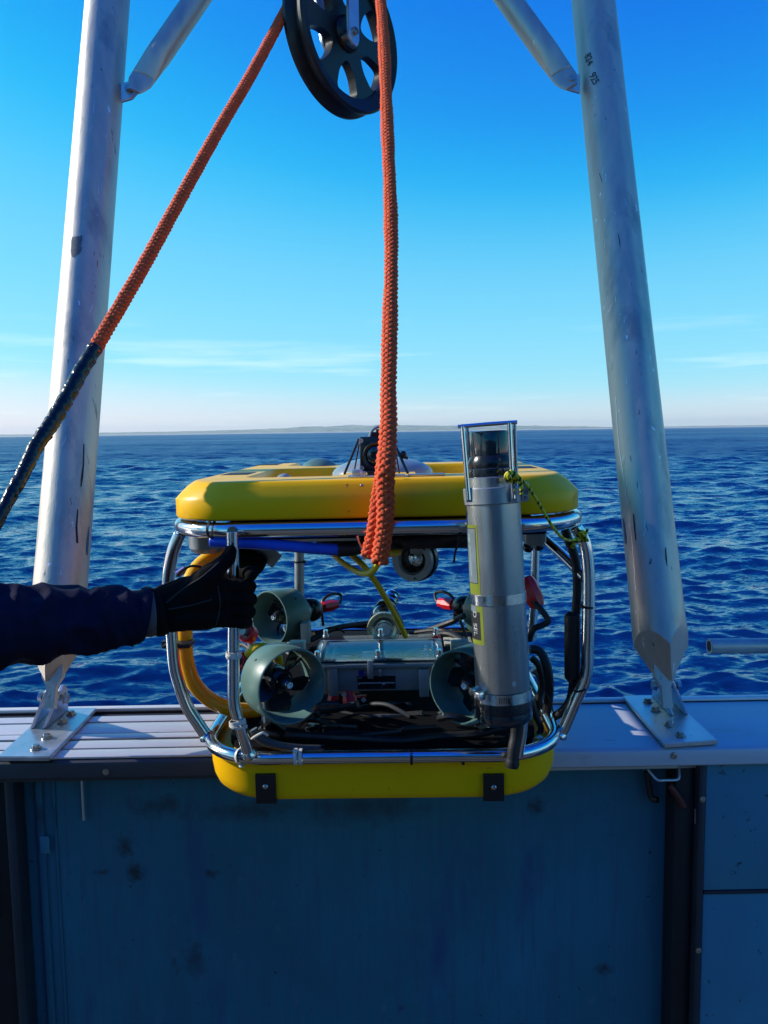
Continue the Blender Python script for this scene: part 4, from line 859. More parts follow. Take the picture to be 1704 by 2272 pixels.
# --- amber hose loop on the left, tied to the upright
bm = new(); tube(bm, spl([V(505, 1212, 1.33), V(476, 1230, 1.33), V(440, 1258, 1.32), V(418, 1300, 1.30), V(409, 1360, 1.285), V(410, 1410, 1.28), V(413, 1465, 1.28), V(430, 1515, 1.28), V(466, 1552, 1.29), V(510, 1572, 1.30), V(560, 1576, 1.32), V(620, 1560, 1.36)], 8), 0.0128, 18); obj('amber_hose', bm, HOSE, rov, 180)
bm = new(); P = [V(378, 1431, 1.245), V(378, 1424, 1.245)]
box(bm, V(398, 1428, 1.262), (0.044, 0.040, 0.0065), None, 0.002); box(bm, V(367, 1429, 1.262), (0.010, 0.012, 0.011), None, 0.001); obj('hose_clip', bm, BLK, rov, 30)
bm = new(); tube(bm, spl([V(392, 1278, 1.27), V(404, 1266, 1.28), V(424, 1256, 1.29), V(446, 1258, 1.30)], 5), 0.0022, 8); obj('hose_lanyard', bm, BLK, rov)
bm = new(); tube(bm, [V(394, 1274, 1.33), V(412, 1262, 1.33)], 0.006, 12); obj('hose_stub', bm, LBLUE, rov)
# --- blue hose below the ring, ending in a black boot
bm = new(); tube(bm, spl([V(468, 1201, 1.165), V(520, 1204, 1.16), V(600, 1208, 1.16), V(690, 1216, 1.165), V(752, 1220, 1.17)], 8), 0.0086, 16); obj('blue_hose', bm, BLUE, rov, 180)
bm = new(); tube(bm, spl([V(748, 1220, 1.17), V(780, 1218, 1.175), V(808, 1210, 1.19), V(830, 1196, 1.22)], 6), 0.0105, 14); obj('hose_boot', bm, BLK, rov, 180)
bm = new(); tube(bm, spl([V(792, 1188, 1.15), V(797, 1205, 1.148), V(806, 1219, 1.145), V(822, 1222, 1.14)], 6), 0.0024, 8); tube(bm, [V(804, 1236, 1.125), V(826, 1228, 1.125)], 0.0048, 10); obj('shackle', bm, STEEL, rov)
# --- underside: black electronics tray, housings
bm = new(); box(bm, (XC, (YF + YB) / 2, ZU - 0.016), (XU * 1.62, 0.62, 0.014), None, 0.003); obj('underside_tray', bm, BLKM, rov, 30)
for x0, x1, y0, y1, Y, m_ in ((700, 812, 1190, 1224, 1.30, BLKG), (850, 1042, 1188, 1216, 1.28, BLKG), (560, 690, 1190, 1206, 1.34, GREY), (610, 800, 1192, 1200, 1.25, PLATE)):
    a, b = V(x0, y0, Y), V(x1, y1, Y); bm = new(); box(bm, (a + b) / 2 + Vector((0, 0.04, 0)), (b.x - a.x, 0.08, a.z - b.z), None, 0.004); obj('underside_module', bm, m_, rov, 30)
a = V(460, 1206, 1.30); bm = new(); lathe(bm, [(0, -0.014), (0.022, -0.014), (0.029, -0.006), (0.030, 0.02), (0, 0.02)], a, (0, 0, 1), 28); obj('side_lamp_housing', bm, GREY, rov, 30)
a, b = V(1160, 1182, 1.30), V(1211, 1207, 1.30); bm = new(); loft(bm, [rrect((b.x - a.x) / 2 - i, 1.29, 1.36, 0.008, z, 4, (a.x + b.x) / 2) for i, z in ((0.006, b.z), (0.001, b.z + 0.004), (0, a.z))]); obj('side_module', bm, GREY, rov, 30)
bm = new(); ball(bm, V(1172, 1214, 1.42), 0.010); ball(bm, V(1196, 1212, 1.45), 0.009); obj('cable_gland', bm, BLKG, rov)
bm = new(); lathe(bm, [(0, -0.024), (0.016, -0.024), (0.019, -0.018), (0.019, 0.008), (0.022, 0.010), (0.022, 0.018), (0.018, 0.020), (0, 0.020)], V(554, 1246, 1.32), V(600, 1280, 1.30) - V(540, 1232, 1.33), 24); obj('black_lamp', bm, BLKM, rov, 30)
bm = new(); box(bm, V(592, 1228, 1.34), (0.045, 0.01, 0.026), Matrix.Rotation(R(40), 3, 'Y'), 0.001); obj('lamp_bracket', bm, GREY, rov, 30)
# hanging lamp ring with lens, facing the camera's left
lc = V(914, 1243, 1.36); la = Vector((-0.42, -0.9, -0.02)).normalized()
bm = new(); lathe(bm, [(0.023, -0.004), (0.026, 0.002), (0.037, 0.002), (0.037, -0.008), (0.031, -0.009), (0.029, -0.03), (0.0, -0.03)], lc, la, 40); lr = obj('round_lamp', bm, GREY, rov, 30)
bm = new(); lathe(bm, [(0.0375, -0.012), (0.0395, -0.012), (0.0395, -0.0235), (0.0375, -0.0235)], lc, la, 40, close=True); lathe(bm, [(0.031, -0.009), (0.0372, -0.009), (0.0372, -0.028), (0.031, -0.028)], lc, la, 40, close=True); obj('lamp_rim', bm, BLKG, lr, 30)
bm = new(); lathe(bm, [(0, -0.006), (0.008, -0.007), (0.016, -0.011), (0.023, -0.018)], lc, la, 32); obj('lamp_reflector', bm, STEEL, lr, 180)
bm = new(); lathe(bm, [(0.0, 0.0015), (0.012, 0.0012), (0.0232, -0.0025)], lc, la, 32); obj('lamp_lens', bm, GLASS, lr, 180)
fl_ = frame(la)
for a_ in (40, 160, 280): bolt('lamp_screw', lr, lc + fl_ @ Vector((0.0315 * math.cos(R(a_)), 0.0315 * math.sin(R(a_)), 0.0022)), la, 0.0018, 0.001, BLK, False)
bm = new(); box(bm, V(930, 1204, 1.37), (0.03, 0.03, 0.035), None, 0.003); obj('lamp_bracket', bm, GREY, rov, 30)
bm = new(); tube(bm, spl([V(846, 1232, 1.24), V(862, 1228, 1.25), V(884, 1226, 1.27)], 4), 0.006, 10); obj('yellow_plug', bm, CABLE, rov)

# --- thrusters
def thruster(c, ax, full=True, twist=0.0, conn=True):
    """c: centre of the open rim; ax: direction the rim faces"""
    ax = ax.normalized(); Ro = 0.0575
    bm = new(); lathe(bm, [(Ro - 0.0012, 0.0), (Ro, -0.002), (Ro, -0.030), (Ro - 0.001, -0.060), (Ro - 0.003, -0.066), (Ro - 0.0062, -0.066), (Ro - 0.0075, -0.045), (Ro - 0.006, -0.012), (Ro - 0.0030, 0.0)], c, ax, 64, close=True)
    sh = obj('thruster', bm, GRN, rov, 40)
    F = frame(ax)
    # rim screws holes
    for k in range(4):
        a = R(45 + 90 * k); d = F @ Vector((math.cos(a), math.sin(a), 0)); bm = new(); lathe(bm, [(0, 0.0006), (0.0022, 0.0006), (0.0024, -0.001)], c + d * Ro - ax * 0.038, d, 12); obj('shroud_screw', bm, BLK, sh)
    hub = c - ax * 0.034
    bm = new(); lathe(bm, [(0, 0.020), (0.006, 0.020), (0.0105, 0.016), (0.0125, 0.010), (0.013, 0.002), (0.019, -0.002), (0.0205, -0.012), (0.020, -0.024), (0, -0.024)], hub, ax, 28)
    pr_ = obj('propeller', bm, BLKG, sh, 40)
    for k in range(5):
        a = R(72 * k + twist); er = F @ Vector((math.cos(a), math.sin(a), 0)); et = ax.cross(er); rows = []
        bm = new()
        for j in range(6):
            t = j / 5; rad = 0.017 + t * 0.0305; pit = R(52 - 26 * t); wd = 0.0085 + 0.0085 * math.sin(math.pi * (0.25 + 0.62 * t)); row = []
            for s_ in (-1, -0.4, 0.3, 1):
                d = et * math.cos(pit) + ax * math.sin(pit); row.append(hub + er * rad * (1 - 0.015 * abs(s_)) + d * wd * s_ - ax * 0.008 + et * 0.003 * t)
            rows.append(row)
        n_ = (et * math.sin(R(40)) - ax * math.cos(R(40))) * 0.0016
        A = [[bm.verts.new(p) for p in r_] for r_ in rows]; B = [[bm.verts.new(p + n_) for p in r_] for r_ in rows]
        for i in range(5):
            for j in range(3):
                bm.faces.new((A[i][j], A[i][j + 1], A[i + 1][j + 1], A[i + 1][j])); bm.faces.new((B[i][j], B[i + 1][j], B[i + 1][j + 1], B[i][j + 1]))
        for i in range(5):
            for j in (0, 3): bm.faces.new((A[i][j], A[i + 1][j], B[i + 1][j], B[i][j]))
        for j in range(3):
            for i in (0, 5): bm.faces.new((A[i][j], A[i][j + 1], B[i][j + 1], B[i][j]))
        obj('propeller_blade', bm, BLKG, sh, 60)
    bm = new(); lathe(bm, [(0, 0.0235), (0.0026, 0.0235), (0.0026, 0.025), (0.0048, 0.025), (0.0052, 0.0205), (0.0066, 0.019), (0, 0.019)], hub, ax, 18); obj('shaft_nut', bm, STEEL, sh, 30)
    # stator vanes and motor body
    bm = new()
    for k in range(3):
        a = R(120 * k + 30); er = F @ Vector((math.cos(a), math.sin(a), 0)); box(bm, c - ax * 0.058 + er * 0.036, (0.033, 0.005, 0.014), Matrix((er, ax.cross(er), ax)).transposed(), 0.001)
    obj('motor_strut', bm, BLKG, sh, 30)
    bm = new(); lathe(bm, [(0.016, -0.050), (0.0205, -0.056), (0.0215, -0.064), (0.0215, -0.108), (0.0255, -0.110), (0.0265, -0.118), (0.0250, -0.128), (0.017, -0.140), (0.012, -0.146), (0, -0.146)], c, ax, 28); obj('motor_body', bm, BLKG, sh, 35)
    for h0, h1 in ((-0.070, -0.085), (-0.094, -0.100)):
        bm = new(); lathe(bm, [(0.0216, h0), (0.0222, h0), (0.0222, h1), (0.0216, h1)], c, ax, 28, close=True); obj('motor_band', bm, GREY, sh, 35)
    if conn:
        bm = new(); lathe(bm, [(0.0, -0.146), (0.0095, -0.150), (0.0125, -0.154), (0.0135, -0.182), (0.0105, -0.184), (0.0105, -0.198), (0, -0.198)], c, ax, 8); obj('red_plug', bm, RED, sh, 30)
        e0 = c - ax * 0.198
        bm = new(); tube(bm, spl([e0, e0 - ax * 0.012 + Vector((0, 0, 0.004)), e0 - ax * 0.012 + Vector((0, 0.02, 0.016)), e0 + ax * 0.02 + Vector((0, 0.03, 0.020)), e0 + ax * 0.05 + Vector((0, 0.03, 0.004)), e0 + ax * 0.05 + Vector((0, 0.04, -0.05))], 5), 0.0035, 8); obj('motor_lead', bm, BLK, sh)
    return sh
yw = R(40)
cA = V(597, 1372, 1.64); thruster(cA, Vector((-math.sin(yw), -math.cos(yw), 0.03)), twist=20)
cD = MX(cA); cD.z = cA.z; thruster(cD, Vector((math.sin(yw), -math.cos(yw), 0.03)), twist=10)
cB = V(650, 1524, 1.165); thruster(cB, Vector((math.sin(R(36)), -math.cos(R(36)), 0.02)), twist=50)
cC = MX(cB); cC = V(1022, 1526, 1.175); thruster(cC, Vector((-math.sin(R(36)), -math.cos(R(36)), 0.02)), twist=30)
# thruster brackets
for c, s in ((cA, 1), (cD, -1), (cB, -1), (cC, 1)):
    q = c + Vector((s * 0.03 if c.y > 1.4 else -s * -0.04, 0.06, -0.075)); bm = new(); box(bm, q, (0.004, 0.05, 0.085), Matrix.Rotation(R(s * 30), 3, 'Z'), 0.001); obj('thruster_bracket', bm, GREY, rov, 30)
# lead plugs by the left pair
for px, py, Y, dv in ((556, 1408, 1.30, Vector((-0.3, -0.8, 0.4))), (548, 1468, 1.28, Vector((-0.5, -0.7, 0.3)))):
    c = V(px, py, Y); bm = new()
    lathe(bm, [(0.009, 0), (0.0145, 0.0), (0.0155, 0.004), (0.0155, 0.015), (0.013, 0.019), (0.0085, 0.019)], c, dv, 18, close=True); lp = obj('red_collar', bm, RED, rov, 30)
    bm = new(); tube(bm, spl([c + dv * 0.03, c, c + Vector((0.003, 0, -0.03)), c + Vector((0.02, 0.03, -0.055))], 5), 0.0065, 10); obj('plug_lead', bm, GREY, lp)
bm = new(); tube(bm, spl([V(552, 1452, 1.27), V(568, 1440, 1.26), V(590, 1438, 1.27), V(612, 1448, 1.30), V(618, 1470, 1.33)], 6), 0.0085, 12); obj('amber_hose', bm, CABLE, rov)
# --- electronics box with clear lid
ZB = V(838, 1464, 1.36).z; zb0 = V(838, 1534, 1.36).z
yb = Vz(838, 1412, ZB).y; xb0, xb1 = V(692, 1464, 1.36).x, V(986, 1464, 1.36).x; xm, hx = (xb0 + xb1) / 2, (xb1 - xb0) / 2
fx0, fx1 = V(726, 1500, 1.36).x, V(953, 1500, 1.36).x
eb = empty('electronics_box', (xm, 1.36 + 0.08, ZB - 0.04)); eb.parent = rov; eb.location = Vector((xm, 1.44, ZB - 0.04)) - OR_
def ring_walls(bm, x0, x1, y0, y1, z0, z1, t):
    for c, s in ((((x0 + x1) / 2, y0 + t / 2, (z0 + z1) / 2), (x1 - x0, t, z1 - z0)), (((x0 + x1) / 2, y1 - t / 2, (z0 + z1) / 2), (x1 - x0, t, z1 - z0)), ((x0 + t / 2, (y0 + y1) / 2, (z0 + z1) / 2), (t, y1 - y0 - 2 * t, z1 - z0)), ((x1 - t / 2, (y0 + y1) / 2, (z0 + z1) / 2), (t, y1 - y0 - 2 * t, z1 - z0))): box(bm, c, s, None, 0.0012)
bm = new(); ring_walls(bm, fx0, fx1, 1.363, yb - 0.004, zb0, ZB - 0.013, 0.006); box(bm, ((fx0 + fx1) / 2, (1.363 + yb) / 2, zb0 + 0.003), (fx1 - fx0 - 0.013, yb - 1.38, 0.006)); obj('box_body', bm, BOXM, eb, 30)
bm = new(); ring_walls(bm, xb0, xb1, 1.352, yb, ZB - 0.0128, ZB - 0.0055, 0.018); obj('box_flange', bm, BOXM, eb, 30)
bm = new(); box(bm, (xm, (1.352 + yb) / 2, ZB - 0.0012), (2 * hx, yb - 1.352, 0.008), None, 0.0012); obj('clear_lid', bm, GLASS, eb, 30)
bm = new(); ring_walls(bm, xb0 + 0.012, xb1 - 0.012, 1.364, yb - 0.012, ZB - 0.0054, ZB - 0.0053 + 0.0001, 0.004); obj('lid_gasket', bm, BLK, eb, 0)
for x_ in (xb0 + 0.009, xm, xb1 - 0.009):
    for y_ in (1.3605, yb - 0.009):
        bm = new(); lathe(bm, [(0, 0.014), (0.0042, 0.014), (0.0048, 0.012), (0.0048, 0.0035), (0.0062, 0.0033), (0.0062, 0.0)], (x_, y_, ZB + 0.003), (0, 0, 1), 14); obj('lid_screw', bm, STEEL, eb, 30)
bm = new(); box(bm, (V(822, 1480, 1.355).x, 1.350, ZB - 0.014), (0.010, 0.006, 0.032), None, 0.001); box(bm, (V(843, 1482, 1.355).x, 1.357, ZB - 0.022), (0.004, 0.004, 0.013), None, 0.0005); obj('lid_latch', bm, PLATE, eb, 30)
for x0, x1 in ((728, 750), (929, 952)):
    a, b = V(x0, 1484, 1.356), V(x1, 1545, 1.356); bm = new(); box(bm, ((a.x + b.x) / 2, 1.3575, (a.z + b.z) / 2), (b.x - a.x, 0.006, a.z - b.z), None, 0.001); obj('box_tab', bm, BOXM, eb, 30)
def rect_front(name, x0, y0, x1, y1, Y, m_, par):
    a, b = V(x0, y0, Y), V(x1, y1, Y); bm = new(); box(bm, ((a.x + b.x) / 2, Y, (a.z + b.z) / 2), (b.x - a.x, 0.0008, a.z - b.z)); return obj(name, bm, m_, par, 0)
rect_front('name_plate', 791, 1486, 879, 1530, 1.3622, BOXM, eb); rect_front('plate_panel', 793, 1501, 878, 1528, 1.3613, BLKG, eb); rect_front('plate_mark', 795.5, 1487.5, 808, 1499.5, 1.3613, LBLUE, eb)
for x0, x1, y0, y1 in ((795, 803, 1504, 1505), (794, 798, 1516, 1519), (848, 855, 1515, 1519), (795, 876, 1515, 1515.5), (848, 848.6, 1515, 1528), (810, 822, 1496, 1498)): rect_front('plate_print', x0, y0, x1, y1, 1.3606, LTXT if y0 > 1500 else LBLUE, eb)
# inside: board and coiled yellow leads
bm = new(); box(bm, ((fx0 + fx1) / 2, (1.363 + yb) / 2, ZB - 0.030), (fx1 - fx0 - 0.016, yb - 1.385, 0.002)); obj('circuit_board', bm, mat('board', (0.02, 0.035, 0.05), 0.5), eb, 0)
bm = new(); box(bm, (V(828, 1450, 1.42).x, 1.43, ZB - 0.021), (0.045, 0.07, 0.016), None, 0.002); box(bm, (V(745, 1450, 1.42).x, 1.43, ZB - 0.024), (0.05, 0.06, 0.01), None, 0.002); obj('board_module', bm, mat('module_blue', (0.12, 0.26, 0.45), 0.4), eb, 30)
bm = new()
for k in range(9):
    cx, cy = V(925, 1440, 1.44).x + random.uniform(-0.006, 0.006), 1.44 + random.uniform(-0.008, 0.008); ra = 0.030 + random.uniform(-0.009, 0.006); rb = 0.024 + random.uniform(-0.006, 0.01)
    tube(bm, spl([Vector((cx + ra * math.cos(R(a)), cy + rb * math.sin(R(a + 8 * k)), ZB - 0.020 + k * 0.0015 + 0.002 * math.sin(R(a * 2 + k * 40)))) for a in range(0, 330, 30)], 3), 0.0009, 5)
for k in range(4):
    cx, cy = V(790, 1440, 1.42).x, 1.42 + 0.01 * k
    tube(bm, spl([Vector((cx - 0.02 + 0.012 * i, cy + 0.012 * math.sin(i * 1.3 + k), ZB - 0.016 + 0.003 * math.cos(i + k))) for i in range(5)], 4), 0.0009, 5)
obj('coiled_leads', bm, CABLE, eb, 180, kind='stuff')
# side plates of the frame behind the box
for x0, y0, x1, y1, Y in ((641, 1424, 678, 1470, 1.40), (1000, 1420, 1040, 1475, 1.46), (668, 1380, 690, 1425, 1.62)):
    a, b = V(x0, y0, Y), V(x1, y1, Y); bm = new(); box(bm, (a + b) / 2, (b.x - a.x, 0.03, a.z - b.z), None, 0.002); obj('frame_plate', bm, mat('cream_plastic', (0.45, 0.43, 0.36), 0.45), rov, 30)
a, b = V(985, 1421, 1.56), V(1046, 1426, 1.56); bm = new(); box(bm, (a + b) / 2, (b.x - a.x, 0.05, a.z - b.z), None, 0.001); obj('frame_bar', bm, mat('cream_plastic', (0.45, 0.43, 0.36)), rov, 30)
# --- manipulator / sonar seen beyond the box
c = V(852, 1397, 1.66); ax = Vector((0.02, -1, 0.16)).normalized()
bm = new(); lathe(bm, [(0.020, 0), (0.026, 0.004), (0.035, 0.004), (0.0365, 0.001), (0.0365, -0.02), (0.020, -0.02)], c, ax, 40, close=True); ar = obj('bronze_collar', bm, GOLD, rov, 30)
bm = new(); lathe(bm, [(0, 0.002), (0.014, 0.002), (0.016, 0), (0.0195, 0), (0.0195, -0.015)], c, ax, 32); obj('collar_core', bm, STEEL, ar, 30)
c2 = V(853, 1372, 1.74); bm = new(); lathe(bm, [(0.0, 0.0), (0.010, 0.0), (0.0165, -0.006), (0.0165, -0.05), (0.024, -0.052), (0.026, -0.056), (0.026, -0.062), (0, -0.062)], c2, Vector((0.05, -1, 0.1)), 32); obj('silver_barrel', bm, STEEL, rov, 30)
sh_ = [V(818, 1420, 1.80), V(816, 1385, 1.80), V(828, 1352, 1.80), V(842, 1334, 1.80), V(862, 1332, 1.80), V(876, 1345, 1.80), V(896, 1385, 1.80), V(900, 1420, 1.80)]
bm = new(); prism(bm, sh_, Vector((0, 0.02, 0))); obj('black_bracket', bm, BLKG, rov, 30)
c3 = V(862, 1345, 1.84); d3 = V(872, 1297, 1.90) - c3; bm = new(); lathe(bm, [(0.017, -0.01), (0.0175, 0.01), (0.016, 0.03), (0.0135, 0.042), (0.008, 0.05), (0, 0.052)], c3, d3, 28); sn = obj('sonar_nose', bm, STEEL, rov, 180)
for h in (0.006, 0.020, 0.033): bm = new(); r_ = 0.0176 if h < 0.015 else 0.0168 if h < 0.03 else 0.0160; lathe(bm, [(r_ + 0.0004, h - 0.003), (r_ + 0.0009, h), (r_ - 0.0002, h + 0.004)], c3, d3 + Vector((0.012, 0, 0)), 28); obj('sonar_stripe', bm, BLKG, sn, 180)
# black looms behind the box
for pts, r in (([(690, 1420, 1.62), (740, 1395, 1.66), (800, 1385, 1.70), (838, 1380, 1.74)], 0.006), ([(700, 1405, 1.70), (760, 1390, 1.72), (830, 1392, 1.70)], 0.0045), ([(905, 1412, 1.70), (950, 1398, 1.66), (1000, 1380, 1.62), (1030, 1366, 1.6)], 0.006), ([(910, 1405, 1.66), (970, 1398, 1.62), (1010, 1410, 1.58), (1030, 1430, 1.55)], 0.005), ([(715, 1412, 1.60), (722, 1396, 1.60), (745, 1392, 1.60), (765, 1404, 1.60)], 0.002), ([(1020, 1375, 1.50), (1030, 1400, 1.50), (1040, 1440, 1.5)], 0.003), ([(930, 1412, 1.58), (990, 1405, 1.55), (1025, 1420, 1.5)], 0.006)):
    bm = new(); tube(bm, spl([V(*p) for p in pts], 5), r, 8); obj('loom_cable', bm, BLK, rov)
bm = new(); box(bm, V(838, 1440, 1.78), (0.30, 0.16, 0.05), None, 0.01); obj('rear_module', bm, BLKM, rov, 30)
# dark chassis under the box, plugs hanging from it
a, b = V(690, 1540, 1.50), V(970, 1660, 1.50); bm = new(); box(bm, (a + b) / 2 + Vector((0, 0.15, 0)), (b.x - a.x + 0.06, 0.30, a.z - b.z), None, 0.006); obj('ballast_chassis', bm, BLKM, rov, 30)
for px, py, Y, lean in ((739, 1558, 1.40, -0.1), (775, 1548, 1.37, 0.15), (803, 1560, 1.41, 0.05), (842, 1566, 1.44, 0.0)):
    c = V(px, py, Y); d = Vector((lean, -0.25, -1)).normalized(); bm = new(); lathe(bm, [(0.0, -0.014), (0.009, -0.014), (0.010, -0.006), (0.0125, 0.0), (0.0135, 0.016), (0.011, 0.020), (0.0, 0.020)], c, d, 10); rp_ = obj('red_plug', bm, RED, rov, 30)
    bm = new(); lathe(bm, [(0.0055, 0.018), (0.006, 0.034), (0.005, 0.042), (0, 0.043)], c, d, 14); obj('plug_stem', bm, GREY if px == 775 else BLK, rp_, 40)
    bm = new(); tube(bm, spl([c + d * 0.04, c + d * 0.07 + Vector((0.01, 0, 0)), c + d * 0.09 + Vector((0.03, -0.02, 0.01))], 4), 0.0045, 8); obj('plug_lead', bm, BLK, rp_)
for px, py, rt in ((763, 1541, 35), (807, 1553, 50), (824, 1593, 45), (725, 1566, 20)):
    bm = new(); box(bm, V(px, py, 1.352), (0.0068, 0.0006, 0.0068), Matrix.Rotation(R(rt), 3, 'Y')); tg_ = obj('number_tag', bm, WHT, rov, 0)
    bm = new(); box(bm, V(px, py, 1.3515), (0.0035, 0.0006, 0.001), Matrix.Rotation(R(rt), 3, 'Y')); obj('tag_print', bm, INK, tg_, 0)
# loom along the bottom of the frame
for k in range(9):
    y0 = 1632 + random.uniform(-8, 26); pts = []
    for j, px in enumerate((575, 640, 720, 800, 890, 980, 1060, 1130)): pts.append(V(px, y0 + random.uniform(-9, 9) - (14 if j in (0, 7) else 0), 1.20 + 0.016 * k + random.uniform(-0.01, 0.01)))
    bm = new(); tube(bm, spl(pts, 5), random.choice((0.0045, 0.0055, 0.0065)), 8); obj('loom_cable', bm, BLK, rov)
bm = new(); tube(bm, spl([V(562, 1618, 1.165), V(575, 1638, 1.165), V(610, 1652, 1.17), V(660, 1660, 1.18), V(730, 1662, 1.19)], 6), 0.0065, 10); obj('loom_cable', bm, mat('grey_cable', (0.06, 0.062, 0.065), 0.4), rov)
bm = new(); tube(bm, spl([V(558, 1640, 1.15), V(570, 1632, 1.148), V(584, 1626, 1.148), V(594, 1632, 1.152)], 5), 0.002, 8); obj('cable_tie', bm, WHT, rov)
a, b = V(630, 1620, 1.34), V(702, 1640, 1.34); bm = new(); box(bm, (a + b) / 2, (b.x - a.x, 0.05, a.z - b.z), None, 0.006); obj('inner_float', bm, YEL, rov, 30)
bm = new(); box(bm, V(1096, 1600, 1.24), (0.016, 0.012, 0.016), None, 0.002); obj('blue_clip', bm, mat('clip_blue', (0.10, 0.22, 0.5), 0.5), rov, 30)
a, b = V(580, 1585, 1.27), V(608, 1640, 1.27); bm = new(); box(bm, (a + b) / 2, (b.x - a.x, 0.004, a.z - b.z), None, 0.001); obj('tray_bracket', bm, GREY, rov, 30)
# cables on the right: hose with sleeve along the upright, loops by the cylinder
bm = new(); tube(bm, spl([V(1254, 1176, 1.27), V(1262, 1200, 1.27), V(1276, 1240, 1.265), V(1281, 1290, 1.262), V(1279, 1345, 1.26), V(1273, 1400, 1.26), V(1271, 1480, 1.26), V(1271, 1525, 1.262), V(1262, 1560, 1.27), V(1240, 1584, 1.29), V(1205, 1600, 1.32)], 7), 0.0072, 14); obj('side_hose', bm, BLK, rov)
bm = new(); lathe(bm, [(0.0075, -0.058), (0.0118, -0.052), (0.0128, -0.048), (0.0128, 0.046), (0.0118, 0.052), (0.0075, 0.055)], V(1270, 1434, 1.258), V(1270, 1380, 1.258) - V(1270, 1480, 1.258), 20); obj('hose_sleeve', bm, BLK, rov, 40)
for pts, r, m_ in (([(1176, 1440, 1.30), (1198, 1446, 1.30), (1214, 1480, 1.29), (1219, 1530, 1.29), (1210, 1590, 1.30), (1190, 1630, 1.30)], 0.0075, BLK), ([(1180, 1460, 1.33), (1196, 1478, 1.33), (1205, 1520, 1.33), (1196, 1550, 1.33), (1205, 1590, 1.33)], 0.006, BLK), ([(1186, 1480, 1.36), (1204, 1500, 1.36), (1206, 1540, 1.36), (1190, 1560, 1.36)], 0.011, GREY), ([(1186, 1338, 1.42), (1200, 1352, 1.41), (1216, 1376, 1.40), (1206, 1386, 1.40), (1184, 1396, 1.40), (1174, 1420, 1.41)], 0.0058, BLK), ([(1180, 1560, 1.25), (1190, 1590, 1.25), (1200, 1620, 1.25), (1180, 1650, 1.24)], 0.005, BLK), ([(1212, 1540, 1.28), (1222, 1560, 1.28), (1228, 1585, 1.28)], 0.0014, BLK)):
    bm = new(); tube(bm, spl([V(*p) for p in pts], 6), r, 10); obj('loop_cable', bm, m_, rov)
a = V(1178, 1300, 1.44); bm = new(); lathe(bm, [(0.0, -0.03), (0.012, -0.03), (0.0165, -0.02), (0.0175, 0.012), (0.013, 0.026), (0.007, 0.03), (0, 0.03)], V(1180, 1315, 1.44), Vector((0.35, -0.3, -0.9)), 8); obj('red_plug', bm, RED, rov, 30)

rc_ = random.Random(5)
for k in range(34):
    xa = rc_.uniform(620, 1000); ya = rc_.uniform(1585, 1650); Ya = rc_.uniform(1.19, 1.36); n_ = rc_.randint(3, 5); pts = [V(xa, ya, Ya)]
    for j in range(n_):
        xa += rc_.uniform(-70, 90); ya += rc_.uniform(-26, 22); Ya += rc_.uniform(-0.03, 0.03); pts.append(V(min(1060, max(585, xa)), min(1652, max(1562, ya)), min(1.38, max(1.18, Ya))))
    bm = new(); tube(bm, spl(pts, 5), rc_.choice((0.0028, 0.0035, 0.0045, 0.0055)), 8); obj('loom_cable', bm, rc_.choice((BLK, BLK, BLKM, MATS['grey_cable'], BLKG)), rov)
for px, py, Y in ((705, 1590, 1.33), (868, 1596, 1.34), (905, 1580, 1.35), (930, 1612, 1.30), (760, 1622, 1.28)):
    c = V(px, py, Y); bm = new(); lathe(bm, [(0, -0.012), (0.008, -0.012), (0.008, -0.004), (0.0105, -0.003), (0.0105, 0.006), (0.007, 0.007), (0.007, 0.018), (0, 0.018)], c, Vector((rc_.uniform(-1, 1), -0.6, rc_.uniform(-0.6, 0.6))), 12); obj('cable_connector', bm, rc_.choice((BLKG, GREY, BLKG)), rov, 30)

# --- instrument cylinder in front of the frame
def CP(py): return V(1092.5 + (py - 1100) * 0.054, py, 1.082 - (py - 1100) * 0.00004)
PXM = 1.08 / FPX
cyl_ax = (CP(1000) - CP(1580)).normalized(); c0 = CP(1100)
def hz(py): return (CP(py) - c0).dot(cyl_ax)
ic = empty('instrument_cylinder', c0); ic.parent = rov; ic.location = c0 - OR_
rc = 61 * PXM
def cl(name, prof, m_, ang=30, n=56): bm = new(); lathe(bm, [(r * PXM, hz(py)) for r, py in prof], c0, cyl_ax, n); return obj(name, bm, m_, ic, ang)
cl('housing_tube', [(0, 1116), (59, 1116), (61, 1118), (61, 1524), (60, 1527), (0, 1527)], CYL)
cl('top_collar', [(0, 1118), (62.5, 1118), (64.5, 1116), (64.5, 1083), (63, 1081), (0, 1081)], GREY)
cl('neck_ring', [(0, 1081.5), (56, 1081.5), (56, 1060), (54, 1058), (0, 1058)], CYL)
cl('smoked_band', [(0, 1058), (52.5, 1058), (53.5, 1055), (53.5, 1041), (52, 1039), (0, 1039)], SMOKE)
cl('black_cap', [(0, 1039), (50, 1039), (51, 1034), (51, 1024), (45, 1012), (0, 1012)], BLKG)
cl('sensor_head', [(0, 1012), (43, 1012), (43.5, 1008), (43.5, 962), (42, 958), (0, 957)], SMOKE)
cl('lower_boot', [(0, 1526), (61.5, 1526), (63, 1530), (63, 1580), (60, 1592), (52, 1599), (0, 1601)], BLKG)
cl('clear_rim', [(63.2, 1574), (63.8, 1582), (61, 1593), (53, 1600.5), (30, 1602)], SMOKE)
def clband(name, y0, y1, r, m_): bm = new(); lathe(bm, [(r * PXM, hz(y0)), ((r + 1.6) * PXM, hz(y0)), ((r + 1.6) * PXM, hz(y1)), (r * PXM, hz(y1))], c0, cyl_ax, 56, close=True); return obj(name, bm, m_, ic, 30)
clband('clamp_band', 1314, 1335, 61.2, STRAP)
hcl = clband('hose_clamp', 1527, 1549, 63, STRAP)
